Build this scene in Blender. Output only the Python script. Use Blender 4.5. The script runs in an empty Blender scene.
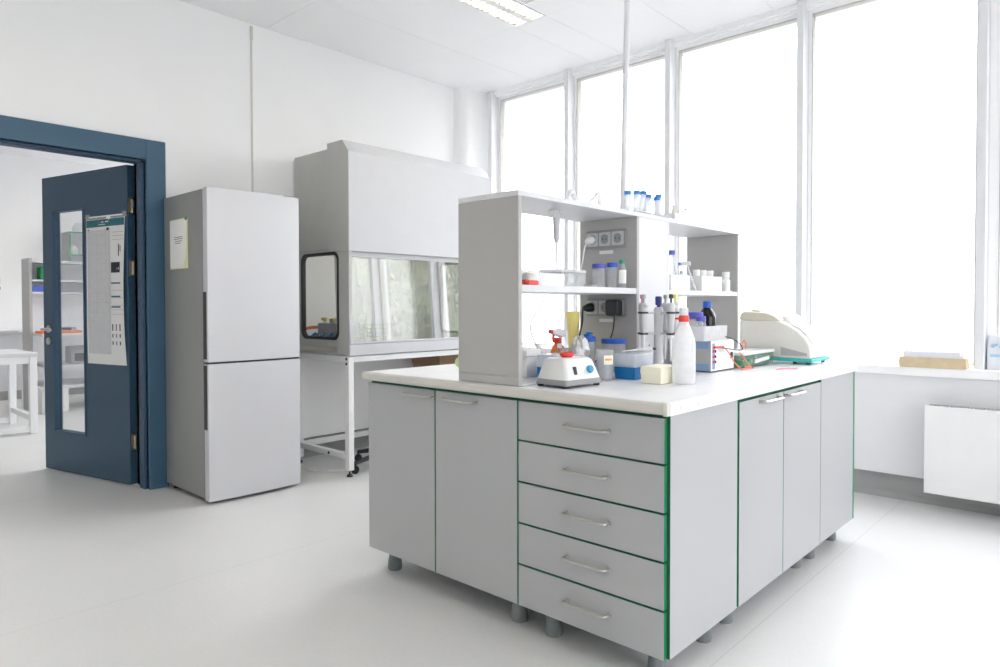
import bpy, bmesh, math, random
from mathutils import Vector, Matrix, Euler
random.seed(7)
sc = bpy.context.scene
COL = sc.collection
PI = math.pi

# ------------------------------------------------------------------ materials
def lin(c):
    return tuple((x/255/12.92) if x/255 <= .04045 else ((x/255+.055)/1.055)**2.4 for x in c) + (1.0,)

def mat(name, rgb, rough=.5, metal=0.0, var=.03, scale=8.0, bump=0.0, bscale=200.0, coat=0.0, spec=.5, trans=0.0, emit=None):
    m = bpy.data.materials.new(name); m.use_nodes = True
    nt = m.node_tree; b = nt.nodes['Principled BSDF']
    tc = nt.nodes.new('ShaderNodeTexCoord')
    n = nt.nodes.new('ShaderNodeTexNoise'); n.inputs['Scale'].default_value = scale; n.inputs['Detail'].default_value = 3
    nt.links.new(tc.outputs['Object'], n.inputs['Vector'])
    r = nt.nodes.new('ShaderNodeValToRGB')
    c = lin(rgb)
    r.color_ramp.elements[0].position = .3; r.color_ramp.elements[1].position = .7
    r.color_ramp.elements[0].color = tuple(max(0, x*(1-var)) for x in c[:3]) + (1,)
    r.color_ramp.elements[1].color = tuple(min(1, x*(1+var)) for x in c[:3]) + (1,)
    nt.links.new(n.outputs['Fac'], r.inputs['Fac']); nt.links.new(r.outputs['Color'], b.inputs['Base Color'])
    b.inputs['Roughness'].default_value = rough; b.inputs['Metallic'].default_value = metal
    b.inputs['Specular IOR Level'].default_value = spec
    b.inputs['Coat Weight'].default_value = coat
    b.inputs['Transmission Weight'].default_value = trans
    if emit:
        b.inputs['Emission Color'].default_value = c; b.inputs['Emission Strength'].default_value = emit
    if bump:
        n2 = nt.nodes.new('ShaderNodeTexNoise'); n2.inputs['Scale'].default_value = bscale
        nt.links.new(tc.outputs['Object'], n2.inputs['Vector'])
        bp = nt.nodes.new('ShaderNodeBump'); bp.inputs['Strength'].default_value = bump; bp.inputs['Distance'].default_value = .002
        nt.links.new(n2.outputs['Fac'], bp.inputs['Height']); nt.links.new(bp.outputs['Normal'], b.inputs['Normal'])
    return m

def clear(name, rgb, frost=0.1, refl=.06, rough=.03, edge=.5):
    """thin transparent sheet: tinted transmission, a little milky diffuse, fresnel-like gloss"""
    m = bpy.data.materials.new(name); m.use_nodes = True
    nt = m.node_tree; N = nt.nodes; L = nt.links
    N.remove(N['Principled BSDF']); out = N['Material Output']
    t = N.new('ShaderNodeBsdfTransparent'); t.inputs['Color'].default_value = lin(rgb)
    d = N.new('ShaderNodeBsdfDiffuse'); d.inputs['Color'].default_value = lin(rgb)
    tr = N.new('ShaderNodeBsdfTranslucent'); tr.inputs['Color'].default_value = lin(rgb)
    mdt = N.new('ShaderNodeMixShader'); mdt.inputs[0].default_value = .5
    L.new(d.outputs[0], mdt.inputs[1]); L.new(tr.outputs[0], mdt.inputs[2])
    tc = N.new('ShaderNodeTexCoord'); nz = N.new('ShaderNodeTexNoise'); nz.inputs['Scale'].default_value = 30
    L.new(tc.outputs['Object'], nz.inputs['Vector'])
    mp = N.new('ShaderNodeMapRange'); mp.inputs['To Min'].default_value = frost*.85; mp.inputs['To Max'].default_value = min(1, frost*1.15)
    L.new(nz.outputs['Fac'], mp.inputs['Value'])
    m1 = N.new('ShaderNodeMixShader'); L.new(mp.outputs[0], m1.inputs[0])
    L.new(t.outputs[0], m1.inputs[1]); L.new(mdt.outputs[0], m1.inputs[2])
    g = N.new('ShaderNodeBsdfGlossy'); g.inputs['Roughness'].default_value = rough
    lw = N.new('ShaderNodeLayerWeight'); lw.inputs['Blend'].default_value = .35
    ma = N.new('ShaderNodeMath'); ma.operation = 'MULTIPLY_ADD'; ma.inputs[1].default_value = edge; ma.inputs[2].default_value = refl
    L.new(lw.outputs['Fresnel'], ma.inputs[0])
    m2 = N.new('ShaderNodeMixShader'); L.new(ma.outputs[0], m2.inputs[0])
    L.new(m1.outputs[0], m2.inputs[1]); L.new(g.outputs[0], m2.inputs[2])
    L.new(m2.outputs[0], out.inputs['Surface'])
    return m

M = {}
LAMP = 21.0
M['wall'] = mat('wall_paint', (246,246,246), .75, bump=.05, bscale=300, var=.012, scale=2)
M['wallb'] = mat('back_wall_paint', (218,218,218), .75, var=.012, scale=2)
M['wallw'] = mat('window_wall_panel', (232,232,234), .6, var=.012, scale=2)
M['ceil'] = mat('ceiling_panel_metal', (245,245,246), .55, var=.012, scale=2)
M['groove'] = mat('ceiling_groove', (206,205,201), .8)
M['recess'] = mat('recess_vinyl', (168,170,168), .6)
M['frame'] = mat('window_frame_paint', (249,249,250), .4)
M['post'] = mat('window_post_paint', (232,233,235), .45)
M['gasket'] = mat('window_gasket', (196,194,188), .7)
M['blue'] = mat('blue_door_paint', (50,80,102), .42, var=.03, scale=3)
M['bluedk'] = mat('blue_door_edge', (48,78,104), .45)
M['steel'] = mat('brushed_steel', (200,198,192), .3, 1.0)
M['brass'] = mat('hinge_metal', (176,168,150), .35, 1.0)
M['panelgrey'] = mat('grey_laminate', (174,175,177), .45, var=.012, scale=2)
M['green'] = mat('green_edge_band', (28,130,88), .45)
M['greendk'] = mat('green_carcass_edge', (24,92,62), .6)
M['foot'] = mat('grey_plastic_foot', (120,126,126), .42)
M['black'] = mat('black_rubber', (28,28,30), .5)
M['blackp'] = mat('black_plastic', (40,41,44), .38)
M['edge'] = mat('worktop_beige_edge', (208,206,199), .35)
M['alu'] = mat('white_metal_trim', (236,236,237), .3)
M['rivet'] = mat('rivet_grey', (176,175,174), .4, .3)
M['white'] = mat('white_plastic', (240,240,240), .35, var=.012)
M['whitem'] = mat('white_matt_card', (242,242,240), .7, var=.012)
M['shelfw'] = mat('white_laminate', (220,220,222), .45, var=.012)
M['shelf_shade'] = mat('shaded_white_laminate', (178,177,175), .45, var=.012)  # white laminate darkened for faces turned away from the daylight
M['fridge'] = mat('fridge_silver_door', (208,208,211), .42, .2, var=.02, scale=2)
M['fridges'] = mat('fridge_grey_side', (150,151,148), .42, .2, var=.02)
M['dark'] = mat('dark_grey', (62,64,64), .6)
M['hoodside'] = mat('hood_grey_side', (190,190,186), .45, var=.02)
M['hoodw'] = mat('hood_white_front', (202,203,206), .4, var=.012)
M['paper'] = mat('paper', (238,238,236), .85, var=.01)
M['gridg'] = mat('print_pale_grey', (182,184,188), .85)
M['paperg'] = mat('paper_printed_grey', (212,213,215), .85, var=.03, scale=30)
M['ink'] = mat('ink_grey', (120,122,126), .8)
M['inkd'] = mat('ink_black', (50,50,52), .8)
M['teal'] = mat('teal_print', (46,112,122), .7)
M['tealp'] = mat('teal_plastic', (60,190,186), .45)
M['beige'] = mat('beige_plastic', (214,209,190), .5)
M['instr'] = mat('instrument_off_white', (224,223,216), .45)
M['red'] = mat('red_plastic', (224,72,62), .42)
M['coral'] = mat('coral_wire', (240,120,92), .45)
M['pink'] = mat('pink_plastic', (240,130,170), .45)
M['orange'] = mat('orange_plastic', (244,128,50), .45)
M['yellow'] = mat('yellow_plastic', (244,232,140), .5)
M['sleeve'] = mat('yellow_tint_sleeve', (226,226,170), .4)
M['cream'] = mat('cream_box_plastic', (246,243,220), .5)
M['bluebox'] = mat('blue_tip_box', (10,116,184), .38)
M['bluelight'] = mat('light_blue_plastic', (96,160,208), .45)
M['mixer'] = mat('mixer_housing', (226,226,224), .4)
M['frame_blue'] = mat('blue_frame_paint', (60,94,118), .4, var=.03, scale=3)
M['bluecap'] = mat('blue_cap', (44,92,190), .42)
M['tubeblue'] = mat('tube_cap_blue', (58,140,214), .42)
M['violet'] = mat('violet_blue_cap', (92,94,190), .42)
M['navy'] = mat('navy_grip', (44,54,128), .45)
M['patch'] = mat('blue_grey_label', (130,160,196), .6)
M['knob'] = mat('knob_blue', (44,150,196), .4)
M['greencap'] = mat('green_cap', (30,150,130), .45)
M['amber'] = mat('dark_amber_glass', (30,26,24), .12, spec=.3)
M['foil'] = mat('crumpled_foil', (206,206,206), .38, .6, var=.2, scale=60, bump=.4, bscale=60)
M['grey'] = mat('mid_grey_plastic', (176,176,174), .45)
M['greyd'] = mat('grey_base_plastic', (150,151,150), .5)
M['pip'] = mat('pipette_grey', (206,206,208), .35)
M['socket'] = mat('socket_aluminium_grey', (198,200,200), .38)
M['sockrec'] = mat('socket_recess', (150,153,153), .5)
M['asp'] = mat('worn_metal', (150,152,154), .35, .5)
M['palebl'] = mat('pale_blue_print', (170,205,232), .6)
M['wood'] = mat('pale_plywood', (214,196,160), .55, var=.08, scale=20)
M['card'] = mat('brown_card', (150,122,96), .8, var=.06)
M['film'] = mat('white_wrap', (234,236,242), .3, var=.03, scale=20, bump=.3, bscale=40)
M['lime'] = mat('pale_green_rubber', (200,220,150), .5)
M['bgreen'] = mat('green_plastic_case', (40,150,84), .45)
M['bblue'] = mat('blue_rack', (100,126,226), .45)
M['liq'] = mat('green_buffer', (20,172,98), .2, coat=.2)
M['bark'] = mat('bark', (96,80,62), .9, var=.2)
M['leaf'] = mat('leaf_green', (92,102,70), .6, var=.75, scale=3.5)
M['lamp'] = mat('lamp_tube', (255,250,240), .4, emit=LAMP)
M['hlamp'] = mat('added_hood_tube', (255,252,245), .4, emit=7.0)
M['louvre'] = mat('louvre_cream', (206,200,186), .4)
M['pane'] = clear('window_pane', (255,255,255), .0, .015, .0, .35)
M['doorpane'] = clear('door_pane', (252,253,253), .0, .03, .0, .35)
M['sash'] = clear('hood_sash_glass', (252,253,252), .04, .27, .0, .4)
M['sidepane'] = clear('hood_side_glass', (254,254,253), .01, .01, .0, .08)
M['glass'] = clear('lab_glass', (253,254,255), .16, .03, .02, .5)
M['frost'] = clear('frosted_plastic', (250,251,253), .78, .03, .15, .3)
M['plast'] = clear('clear_plastic', (250,251,252), .36, .03, .05, .4)
M['greenp'] = clear('green_tinted_plastic', (236,250,242), .16, .04, .05, .4)
M['whitep'] = clear('translucent_white_plastic', (253,253,254), .95, .03, .2, .3)

def floor_material():
    m = mat('floor_vinyl', (215,215,214), .22, var=.025, scale=1.3, spec=.4)
    nt = m.node_tree; N = nt.nodes; L = nt.links; b = N['Principled BSDF']
    tc = [n for n in N if n.type == 'TEX_COORD'][0]
    src = b.inputs['Base Color'].links[0].from_socket
    # fine speckle
    n = N.new('ShaderNodeTexNoise'); n.inputs['Scale'].default_value = 60; n.inputs['Detail'].default_value = 6
    L.new(tc.outputs['Object'], n.inputs['Vector'])
    mr = N.new('ShaderNodeMapRange'); mr.inputs['To Min'].default_value = .95; mr.inputs['To Max'].default_value = 1.05
    L.new(n.outputs['Fac'], mr.inputs['Value'])
    # welded seams every 2 m along y
    sp = N.new('ShaderNodeSeparateXYZ'); L.new(tc.outputs['Object'], sp.inputs[0])
    ad = N.new('ShaderNodeMath'); ad.operation = 'ADD'; ad.inputs[1].default_value = 19.98
    L.new(sp.outputs['X'], ad.inputs[0])
    pp = N.new('ShaderNodeMath'); pp.operation = 'PINGPONG'; pp.inputs[1].default_value = 1.0
    L.new(ad.outputs[0], pp.inputs[0])
    lt = N.new('ShaderNodeMath'); lt.operation = 'LESS_THAN'; lt.inputs[1].default_value = .0022
    L.new(pp.outputs[0], lt.inputs[0])
    sm = N.new('ShaderNodeMath'); sm.operation = 'MULTIPLY_ADD'; sm.inputs[1].default_value = -.16; sm.inputs[2].default_value = 1
    L.new(lt.outputs[0], sm.inputs[0])
    mu = N.new('ShaderNodeMath'); mu.operation = 'MULTIPLY'; L.new(mr.outputs[0], mu.inputs[0]); L.new(sm.outputs[0], mu.inputs[1])
    vm = N.new('ShaderNodeVectorMath'); vm.operation = 'SCALE'
    L.new(src, vm.inputs[0]); L.new(mu.outputs[0], vm.inputs['Scale'])
    L.new(vm.outputs[0], b.inputs['Base Color'])
    b.inputs['Roughness'].default_value = .33
    return m
M['floor'] = floor_material()

def tile_material():
    """white worktop tiles with thin pale joints"""
    m = mat('worktop_white_tile', (240,240,242), .3, var=.012, scale=5)
    nt = m.node_tree; N = nt.nodes; L = nt.links; b = N['Principled BSDF']
    tc = [n for n in N if n.type == 'TEX_COORD'][0]
    src = b.inputs['Base Color'].links[0].from_socket
    br = N.new('ShaderNodeTexBrick'); br.offset = 0
    br.inputs['Scale'].default_value = 1; br.inputs['Mortar Size'].default_value = .0022
    br.inputs['Brick Width'].default_value = .2; br.inputs['Row Height'].default_value = .2
    br.inputs['Mortar Smooth'].default_value = .2
    br.inputs['Color1'].default_value = (1,1,1,1); br.inputs['Color2'].default_value = (.985,.985,.985,1); br.inputs['Mortar'].default_value = (.8,.8,.81,1)
    L.new(tc.outputs['Object'], br.inputs['Vector'])
    mx = N.new('ShaderNodeMix'); mx.data_type = 'RGBA'; mx.blend_type = 'MULTIPLY'; mx.inputs[0].default_value = 1
    L.new(src, mx.inputs[6]); L.new(br.outputs['Color'], mx.inputs[7]); L.new(mx.outputs[2], b.inputs['Base Color'])
    return m
M['tile'] = tile_material()

# ------------------------------------------------------------------ mesh helpers
class MB:
    def __init__(s): s.bm = bmesh.new()
    def face(s, pts, m=0):
        f = s.bm.faces.new([s.bm.verts.new(p) for p in pts]); f.material_index = m; return s
    def box(s, x0, x1, y0, y1, z0, z1, m=0, fm=None):
        """fm: {'-x','+x','-y','+y','-z','+z'} -> material index"""
        v = [s.bm.verts.new((x, y, z)) for z in (z0, z1) for y in (y0, y1) for x in (x0, x1)]
        F = {'-z': (0,2,3,1), '+z': (4,5,7,6), '-y': (0,1,5,4), '+y': (2,6,7,3), '-x': (0,4,6,2), '+x': (1,3,7,5)}
        for k, i in F.items():
            f = s.bm.faces.new([v[j] for j in i]); f.material_index = (fm or {}).get(k, m)
        return s
    def rings(s, rings, m=0, cap=True):
        R = [[s.bm.verts.new(p) for p in r] for r in rings]; n = len(R[0])
        for a, b in zip(R, R[1:]):
            for i in range(n):
                f = s.bm.faces.new((a[i], a[(i+1) % n], b[(i+1) % n], b[i])); f.material_index = m
        if cap:
            f = s.bm.faces.new(R[0][::-1]); f.material_index = m
            f = s.bm.faces.new(R[-1]); f.material_index = m
        return s
    def lathe(s, prof, c=(0,0,0), seg=20, m=0, axis=None, cap=True):
        Q = Matrix.Identity(3)
        if axis is not None: Q = Vector((0,0,1)).rotation_difference(Vector(axis).normalized()).to_matrix()
        c = Vector(c)
        rs = [[c + Q @ Vector((max(r, 1e-4)*math.cos(2*PI*i/seg), max(r, 1e-4)*math.sin(2*PI*i/seg), z)) for i in range(seg)] for r, z in prof]
        return s.rings(rs, m, cap)
    def cyl(s, p0, p1, r0, r1=None, seg=16, m=0):
        p0 = Vector(p0); p1 = Vector(p1); d = p1-p0
        return s.lathe([(r0, 0), (r0 if r1 is None else r1, d.length)], p0, seg, m, d)
    def tube(s, pts, r, seg=8, m=0, sub=6, flat=None):
        P = [Vector(p) for p in pts]
        if len(P) > 2 and sub > 1:
            Q = []; E = [P[0]*2-P[1]] + P + [P[-1]*2-P[-2]]
            for i in range(1, len(E)-2):
                a, b, c, d = E[i-1:i+3]
                for k in range(sub):
                    t = k/sub
                    Q.append(.5*((2*b) + (c-a)*t + (2*a-5*b+4*c-d)*t*t + (3*b-a-3*c+d)*t**3))
            Q.append(P[-1]); P = Q
        rs = []; up = None
        for i, p in enumerate(P):
            t = (P[min(i+1, len(P)-1)] - P[max(i-1, 0)]).normalized()
            if up is None: up = t.orthogonal().normalized()
            else:
                up = (up - t*up.dot(t)); up = up.normalized() if up.length > 1e-6 else t.orthogonal().normalized()
            w = t.cross(up)
            rr = r[min(int(i*len(r)/len(P)), len(r)-1)] if isinstance(r, (list, tuple)) else r
            rs.append([p + up*rr*math.cos(2*PI*k/seg) + w*rr*math.sin(2*PI*k/seg) for k in range(seg)])
        return s.rings(rs, m)
    def prism(s, poly, axis, a, b, m=0, fm=None):
        """poly in the two remaining axes order (x,y,z minus axis)"""
        def pt(u, v, w): return {'x': (w, u, v), 'y': (u, w, v), 'z': (u, v, w)}[axis]
        A = [s.bm.verts.new(pt(u, v, a)) for u, v in poly]; B = [s.bm.verts.new(pt(u, v, b)) for u, v in poly]
        n = len(poly)
        for i in range(n):
            f = s.bm.faces.new((A[i], A[(i+1) % n], B[(i+1) % n], B[i])); f.material_index = (fm or {}).get(i, m)
        f = s.bm.faces.new(A[::-1]); f.material_index = (fm or {}).get('a', m)
        f = s.bm.faces.new(B); f.material_index = (fm or {}).get('b', m)
        return s
    def ball(s, c, r, m=0, sc_=(1,1,1), seg=14, jitter=0, rot=None):
        n = bmesh.ops.create_uvsphere(s.bm, u_segments=seg, v_segments=seg//2+2, radius=r)
        c = Vector(c)
        for v in n['verts']:
            k = 1 + (random.uniform(-jitter, jitter) if jitter else 0)
            q = Vector((v.co.x*sc_[0]*k, v.co.y*sc_[1]*k, v.co.z*sc_[2]*k))
            if rot: q = rot @ q
            v.co = q + c
            for f in v.link_faces: f.material_index = m
        return s
    def xf(s, mx):
        bmesh.ops.transform(s.bm, matrix=mx, verts=s.bm.verts); return s

def rrect(x0, x1, y0, y1, r, n=4):
    P = []
    for cx, cy, a in ((x1-r, y0+r, -90), (x1-r, y1-r, 0), (x0+r, y1-r, 90), (x0+r, y0+r, 180)):
        for i in range(n+1):
            t = math.radians(a + 90*i/n); P.append((cx+r*math.cos(t), cy+r*math.sin(t)))
    return P

def obj(name, mb, mats, parent=None, bevel=0, seg=2, smooth=True, loc=None, rot=None):
    me = bpy.data.meshes.new(name)
    bmesh.ops.recalc_face_normals(mb.bm, faces=mb.bm.faces)
    mb.bm.to_mesh(me); mb.bm.free()
    if smooth:
        for p in me.polygons: p.use_smooth = True
        me.set_sharp_from_angle(angle=math.radians(32))
    for m in (mats if isinstance(mats, (list, tuple)) else [mats]): me.materials.append(M[m])
    o = bpy.data.objects.new(name, me); COL.objects.link(o)
    if parent: o.parent = parent
    if loc: o.location = loc
    if rot: o.rotation_euler = rot
    if bevel:
        bv = o.modifiers.new('edge', 'BEVEL'); bv.width = bevel; bv.segments = seg; bv.limit_method = 'ANGLE'; bv.angle_limit = math.radians(40)
        bv.harden_normals = False
    return o

def thing(name, label, cat, loc=(0,0,0), rz=0, group=None):
    o = bpy.data.objects.new(name, None); COL.objects.link(o)
    o.empty_display_size = .05
    o.location = loc; o.rotation_euler = (0, 0, rz); o['label'] = label; o['category'] = cat
    if group: o['group'] = group
    return o
def tag(o, label, cat, group=None):
    o['label'] = label; o['category'] = cat
    if group: o['group'] = group
    return o
def struct(o, label=None, cat=None):
    o['kind'] = 'structure'
    if label: o['label'] = label
    if cat: o['category'] = cat
    return o
def sempty(name, label, cat, loc=(0,0,0), rz=0):
    o = thing(name, label, cat, loc, rz); o['kind'] = 'structure'; return o
def dup(root, loc, rz=None, label=None, group=None):
    r = root.copy(); COL.objects.link(r); r.location = loc
    if rz is not None: r.rotation_euler = (0, 0, rz)
    if label: r['label'] = label
    if group: r['group'] = group
    for ch in list(root.children):
        c = ch.copy(); COL.objects.link(c); c.parent = r
        for g in list(ch.children):
            d = g.copy(); COL.objects.link(d); d.parent = c
    return r

# ------------------------------------------------------------------ room constants
CZ = 3.233                 # ceiling height
XW = -3.665                # left wall face (door, fridge, hood)
XR, YB = 4.6, -4.4         # right and back walls
YW = 2.85                  # wall under the windows
XF = -10.0                 # far wall of the next room
WT = .19                   # thickness of the wall with the door
DY0, DY1 = -1.20, -.15     # door opening
DZ = 2.14

# ------------------------------------------------------------------ shell
b = MB().box(XF-.2, XR+.2, YB-.2, 3.3, -.08, 0)
struct(obj('floor', b, 'floor', smooth=False), 'pale grey vinyl floor with welded seams', 'floor')

b = MB()
b.box(XF-.2, XR+.2, YB-.2, 3.3, CZ+.09, CZ+.16, 1)
xs = [-2.015 + .607*i for i in range(0, 12)]
ys = [-4.4, -2.99, -1.76, -.53, .70, 1.932, 2.965]
g = .0016
xl = [XW] + [-2.965] + [-2.305]
for y0, y1 in zip(ys, ys[1:]):
    for x0, x1 in zip(xl, xl[1:]): b.box(x0+g, x1-g, y0+g, y1-g, CZ, CZ+.015)
    for x0, x1 in zip(xs, xs[1:]):
        if x0 < XR: b.box(x0+g, min(x1, XR)-g, y0+g, y1-g, CZ, CZ+.015)
    if y1 > 2: b.box(-2.305+g, -2.015-g, y0+g, y1-g, CZ, CZ+.015)     # the strip holds lamps elsewhere
    elif y1 < -.4: b.box(-2.305+g, -2.015-g, y0+g, y1-g, CZ, CZ+.015)
b.box(-2.305+g, -2.015-g, -.53, .70, CZ, CZ+.015)
b.box(XW, XR, 2.967, 3.3, CZ-.006, CZ+.09)
b.box(XF, XW-WT+.01, YB, 3.3, CZ, CZ+.09)
struct(obj('ceiling', b, ['ceil', 'groove'], smooth=False), 'white metal panel ceiling with fine joints', 'ceiling')

b = MB()
x0, x1 = XW-WT, XW
def wl(ya, yb, za, zb): b.box(x0, x1, ya, yb, za, zb)
KZ = .17
b.box(x0, x1, YB, DY0, 0, CZ); b.box(x0, x1, DY0, DY1, DZ, CZ); b.box(x0, x1, DY1, .56, 0, CZ)
b.box(x0, x1, .56, 3.25, KZ, CZ)
b.box(x0, x1-.07, .56, 3.25, 0, KZ, 1)
struct(obj('wall_left', b, ['wall', 'recess'], smooth=False), 'white wall with the blue door, the fridge and the cabinet', 'wall')

b = MB()
b.box(XW-.001, XR+.1, YW, 3.2, .155, .77)
b.box(XW-.001, XR+.1, YW+.055, 3.2, 0, .155, 1)
b.prism([(YW+.055, 0), (YW+.02, 0), (YW+.034, .008), (YW+.055, .035)], 'x', XW, XR, 1)
struct(obj('wall_window', b, ['wallw', 'recess'], smooth=False), 'white parapet wall under the windows with a grey recessed foot', 'wall')
b = MB().box(XW, XR, 2.82, 3.14, .77, .8225)
struct(obj('trim_1', b, 'frame', bevel=.004), 'white window sill board', 'sill')
b = MB().box(XW-.19, XR+.1, 2.93, 3.16, 3.2, CZ+.0)
b.box(XW, XR, 2.955, 2.985, 3.185, 3.2)
struct(obj('trim_2', b, 'frame'), 'white head rail above the windows', 'trim')
SWY, SWN = -2.0, 3  # unseen side windows, added for more light on the island and floor
b = MB().box(XR, XR+.15, YB, 3.2, 0, .82).box(XR, XR+.15, YB, 3.2, 3.1, CZ).box(XR, XR+.15, YB, SWY, .82, 3.1).box(XR, XR+.15, SWY+1.1*SWN, 3.2, .82, 3.1)
struct(obj('wall_right', b, 'wall', smooth=False), 'white side wall with an added unseen window band', 'wall')
b = MB().box(XF-.15, XR+.15, YB-.15, YB, 0, CZ); struct(obj('wall_back', b, 'wallb', smooth=False), 'white back wall', 'wall')
b = MB().box(XF-.15, XF, YB, 3.2, 0, CZ); struct(obj('wall_far', b, 'wall', smooth=False), 'white far wall of the next lab', 'wall')
# corner pier with a rounded edge
P = [(XW, 2.60), (-3.66, 2.60)]
for i in range(9):
    t = math.radians(-90 + 90*i/8); P.append((-3.66+.11*math.cos(t), 2.71+.11*math.sin(t)))
P += [(-3.55, 3.2), (XW, 3.2)]
b = MB().prism(P, 'z', 0, CZ)
struct(obj('wall_corner', b, 'wall'), 'white rounded pier in the corner by the windows', 'pier')
# vertical cable duct seam on the left wall
b = MB().box(XW-.001, XW+.006, .578, .592, 1.8, CZ-.12).box(XW-.001, XW+.012, .575, .595, CZ-.12, CZ-.02)
struct(obj('trim_3', b, 'edge', bevel=.002), 'thin cable strip up the white wall', 'trim')

# ------------------------------------------------------------------ windows
posts = [-3.475, -2.571, -1.602, -.615, .395, 1.37, 2.345, 3.32, 4.29]
for i, px in enumerate(posts):
    nx = posts[i+1] if i+1 < len(posts) else XR+.4
    w = sempty('window_%d' % (i+1), 'tall white-framed window pane number %d of the row' % (i+1), 'window', (px, 2.9, .8225))
    H = CZ - .8225
    b = MB().box(-.0225, .0225, -.01, .20, 0, H-.003)
    obj('post', b, 'post', w, bevel=.003)
    a0, a1 = .024, nx-px-.024
    t = .024 if i != 4 else .05
    t2 = .012
    fr = MB()
    y0, y1 = .085, .14
    fb = .02 if i < 4 else .075
    fr.box(a0-.0012, a0+t, y0, y1, 0, H-.035).box(a1-t2, a1, y0, y1, 0, H-.035)
    fr.box(a0+t, a1-t2, y0, y1, 0, fb).box(a0+t, a1-t2, y0, y1, H-.075, H-.035)
    obj('window_frame', fr, 'frame', w, bevel=.003)
    gk = MB(); q = .005
    gk.box(a0+t, a0+t+q, y0-.002, y1, fb, H-.075).box(a1-t2-q, a1-t2, y0-.002, y1, fb, H-.075)
    gk.box(a0+t, a1-t2, y0-.002, y1, H-.075-q*1.5, H-.075).box(a0+t, a1-t2, y0-.002, y1, fb, fb+q)
    obj('gasket', gk, 'gasket', w, smooth=False)
    obj('pane', MB().box(a0+t, a1-t2, .094, .098, fb, H-.075), 'pane', w, smooth=False)
# next lab: its own window band along the same facade
for k in range(6):
    px = -9.9 + k*1.0
    w = sempty('window_%d' % (k+11), 'tall window of the next lab, pane %d from its far wall' % (k+1), 'window', (px, 2.9, .8225))
    H = CZ-.8225
    obj('post', MB().box(-.025, .025, 0, .2, 0, H), 'post', w)
    obj('window_frame', MB().box(.03, .07, .085, .14, 0, H).box(.93, .97, .085, .14, 0, H).box(.07, .93, .085, .14, 0, .05).box(.07, .93, .085, .14, H-.05, H), 'frame', w)
    obj('pane', MB().box(.07, .93, .115, .119, .05, H-.05), 'pane', w, smooth=False)
for k in range(SWN):
    w = sempty('window_%d' % (k+21), 'added side wall window, pane %d from the back of the lab' % (k+1), 'window', (XR, SWY+1.1*k, .82))
    obj('window_frame', MB().box(.05, .10, 0, .05, 0, 2.28).box(.05, .10, 1.05, 1.1, 0, 2.28).box(.05, .10, .05, 1.05, 0, .05).box(.05, .10, .05, 1.05, 2.23, 2.28), 'frame', w)
    obj('pane', MB().box(.07, .074, .05, 1.05, .05, 2.23), 'pane', w, smooth=False)
b = MB().box(XF, XW-WT, 2.85, 3.14, 0, .8225).box(-3.99, XW-WT, 2.9, 3.14, .8225, CZ)
struct(obj('wall_parapet', b, 'wallw', smooth=False), 'white parapet under the windows of the next lab', 'wall')

# ------------------------------------------------------------------ blue door
d = sempty('door_1', 'blue door standing open with a narrow glass strip', 'door', (0, 0, 0))
b = MB()
f0, f1 = XW-WT-.012, XW+.02
b.box(f0, f1, DY1, -.028, 0, DZ+.13)          # hinge-side jamb and casing
b.box(f0, f1, DY0-.12, DY0, 0, DZ+.13)
b.box(f0, f1, DY0, DY1-.0005, DZ, DZ+.13)
obj('door_frame', b, 'frame_blue', d, bevel=.004)
b = MB()
b.box(XW-.10, XW-.02, DY1-.018, DY1+.001, 0, DZ).box(XW-.10, XW-.02, DY0, DY1, DZ-.018, DZ+.001)   # rebate stop
obj('rebate', b, 'bluedk', d, bevel=.002)
hx, hy = -3.856, -.152
ang = math.radians(-166.4)
lf = MB()
W, T = 1.0, .045           # local: +x along the leaf from the hinge, +y towards the room-side face's back
gx0, gx1, gz0, gz1 = .50, .895, .285, 1.885
lf.box(0, gx0, 0, T, .008, 2.128).box(gx1, W+.02, 0, T, .008, 2.128).box(gx0, gx1, 0, T, .008, gz0).box(gx0, gx1, 0, T, gz1, 2.128)
leaf = obj('door_leaf', lf, 'blue', d, loc=(hx, hy, 0), rot=(0, 0, ang), smooth=False)
q = .012
gb = MB().box(gx0, gx0+q, -.004, T+.004, gz0, gz1).box(gx1-q, gx1, -.004, T+.004, gz0, gz1).box(gx0+q, gx1-q, -.004, T+.004, gz0, gz0+q).box(gx0+q, gx1-q, -.004, T+.004, gz1-q, gz1)
obj('glazing_bead', gb, 'bluedk', leaf, smooth=False)
obj('glass_pane', MB().box(gx0+q, gx1-q, .020, .026, gz0+q, gz1-q), 'doorpane', leaf, smooth=False)
hb = MB()
for s in (-1, 1):
    ys_ = T if s > 0 else 0
    hb.cyl((.955, ys_, 1.029), (.955, ys_+s*.008, 1.029), .026, seg=20)
    hb.cyl((.955, ys_, 1.029), (.955, ys_+s*.05, 1.029), .010)
    hb.tube([(.955, ys_+s*.05, 1.029), (.90, ys_+s*.055, 1.029), (.83, ys_+s*.055, 1.027)], .0095, sub=4)
obj('door_handle', hb, 'steel', leaf)
hb = MB()
for s in (-1, 1):
    ys_ = T if s > 0 else 0
    hb.cyl((.955, ys_, .942), (.955, ys_+s*.008, .942), .026, seg=20).box(.949, .961, min(ys_, ys_+s*.016), max(ys_, ys_+s*.016), .928, .956)
obj('lock_rosette', hb, 'steel', leaf)
for z in (1.857, 1.446, .291):
    hb = MB().cyl((-.016, T*.5, z-.045), (-.016, T*.5, z+.045), .009).box(-.006, .001, .006, T-.006, z-.055, z+.055).box(-.03, .002, T*.5-.004, T*.5+.004, z-.03, z+.03)
    obj('hinge', hb, 'brass', leaf)

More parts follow.
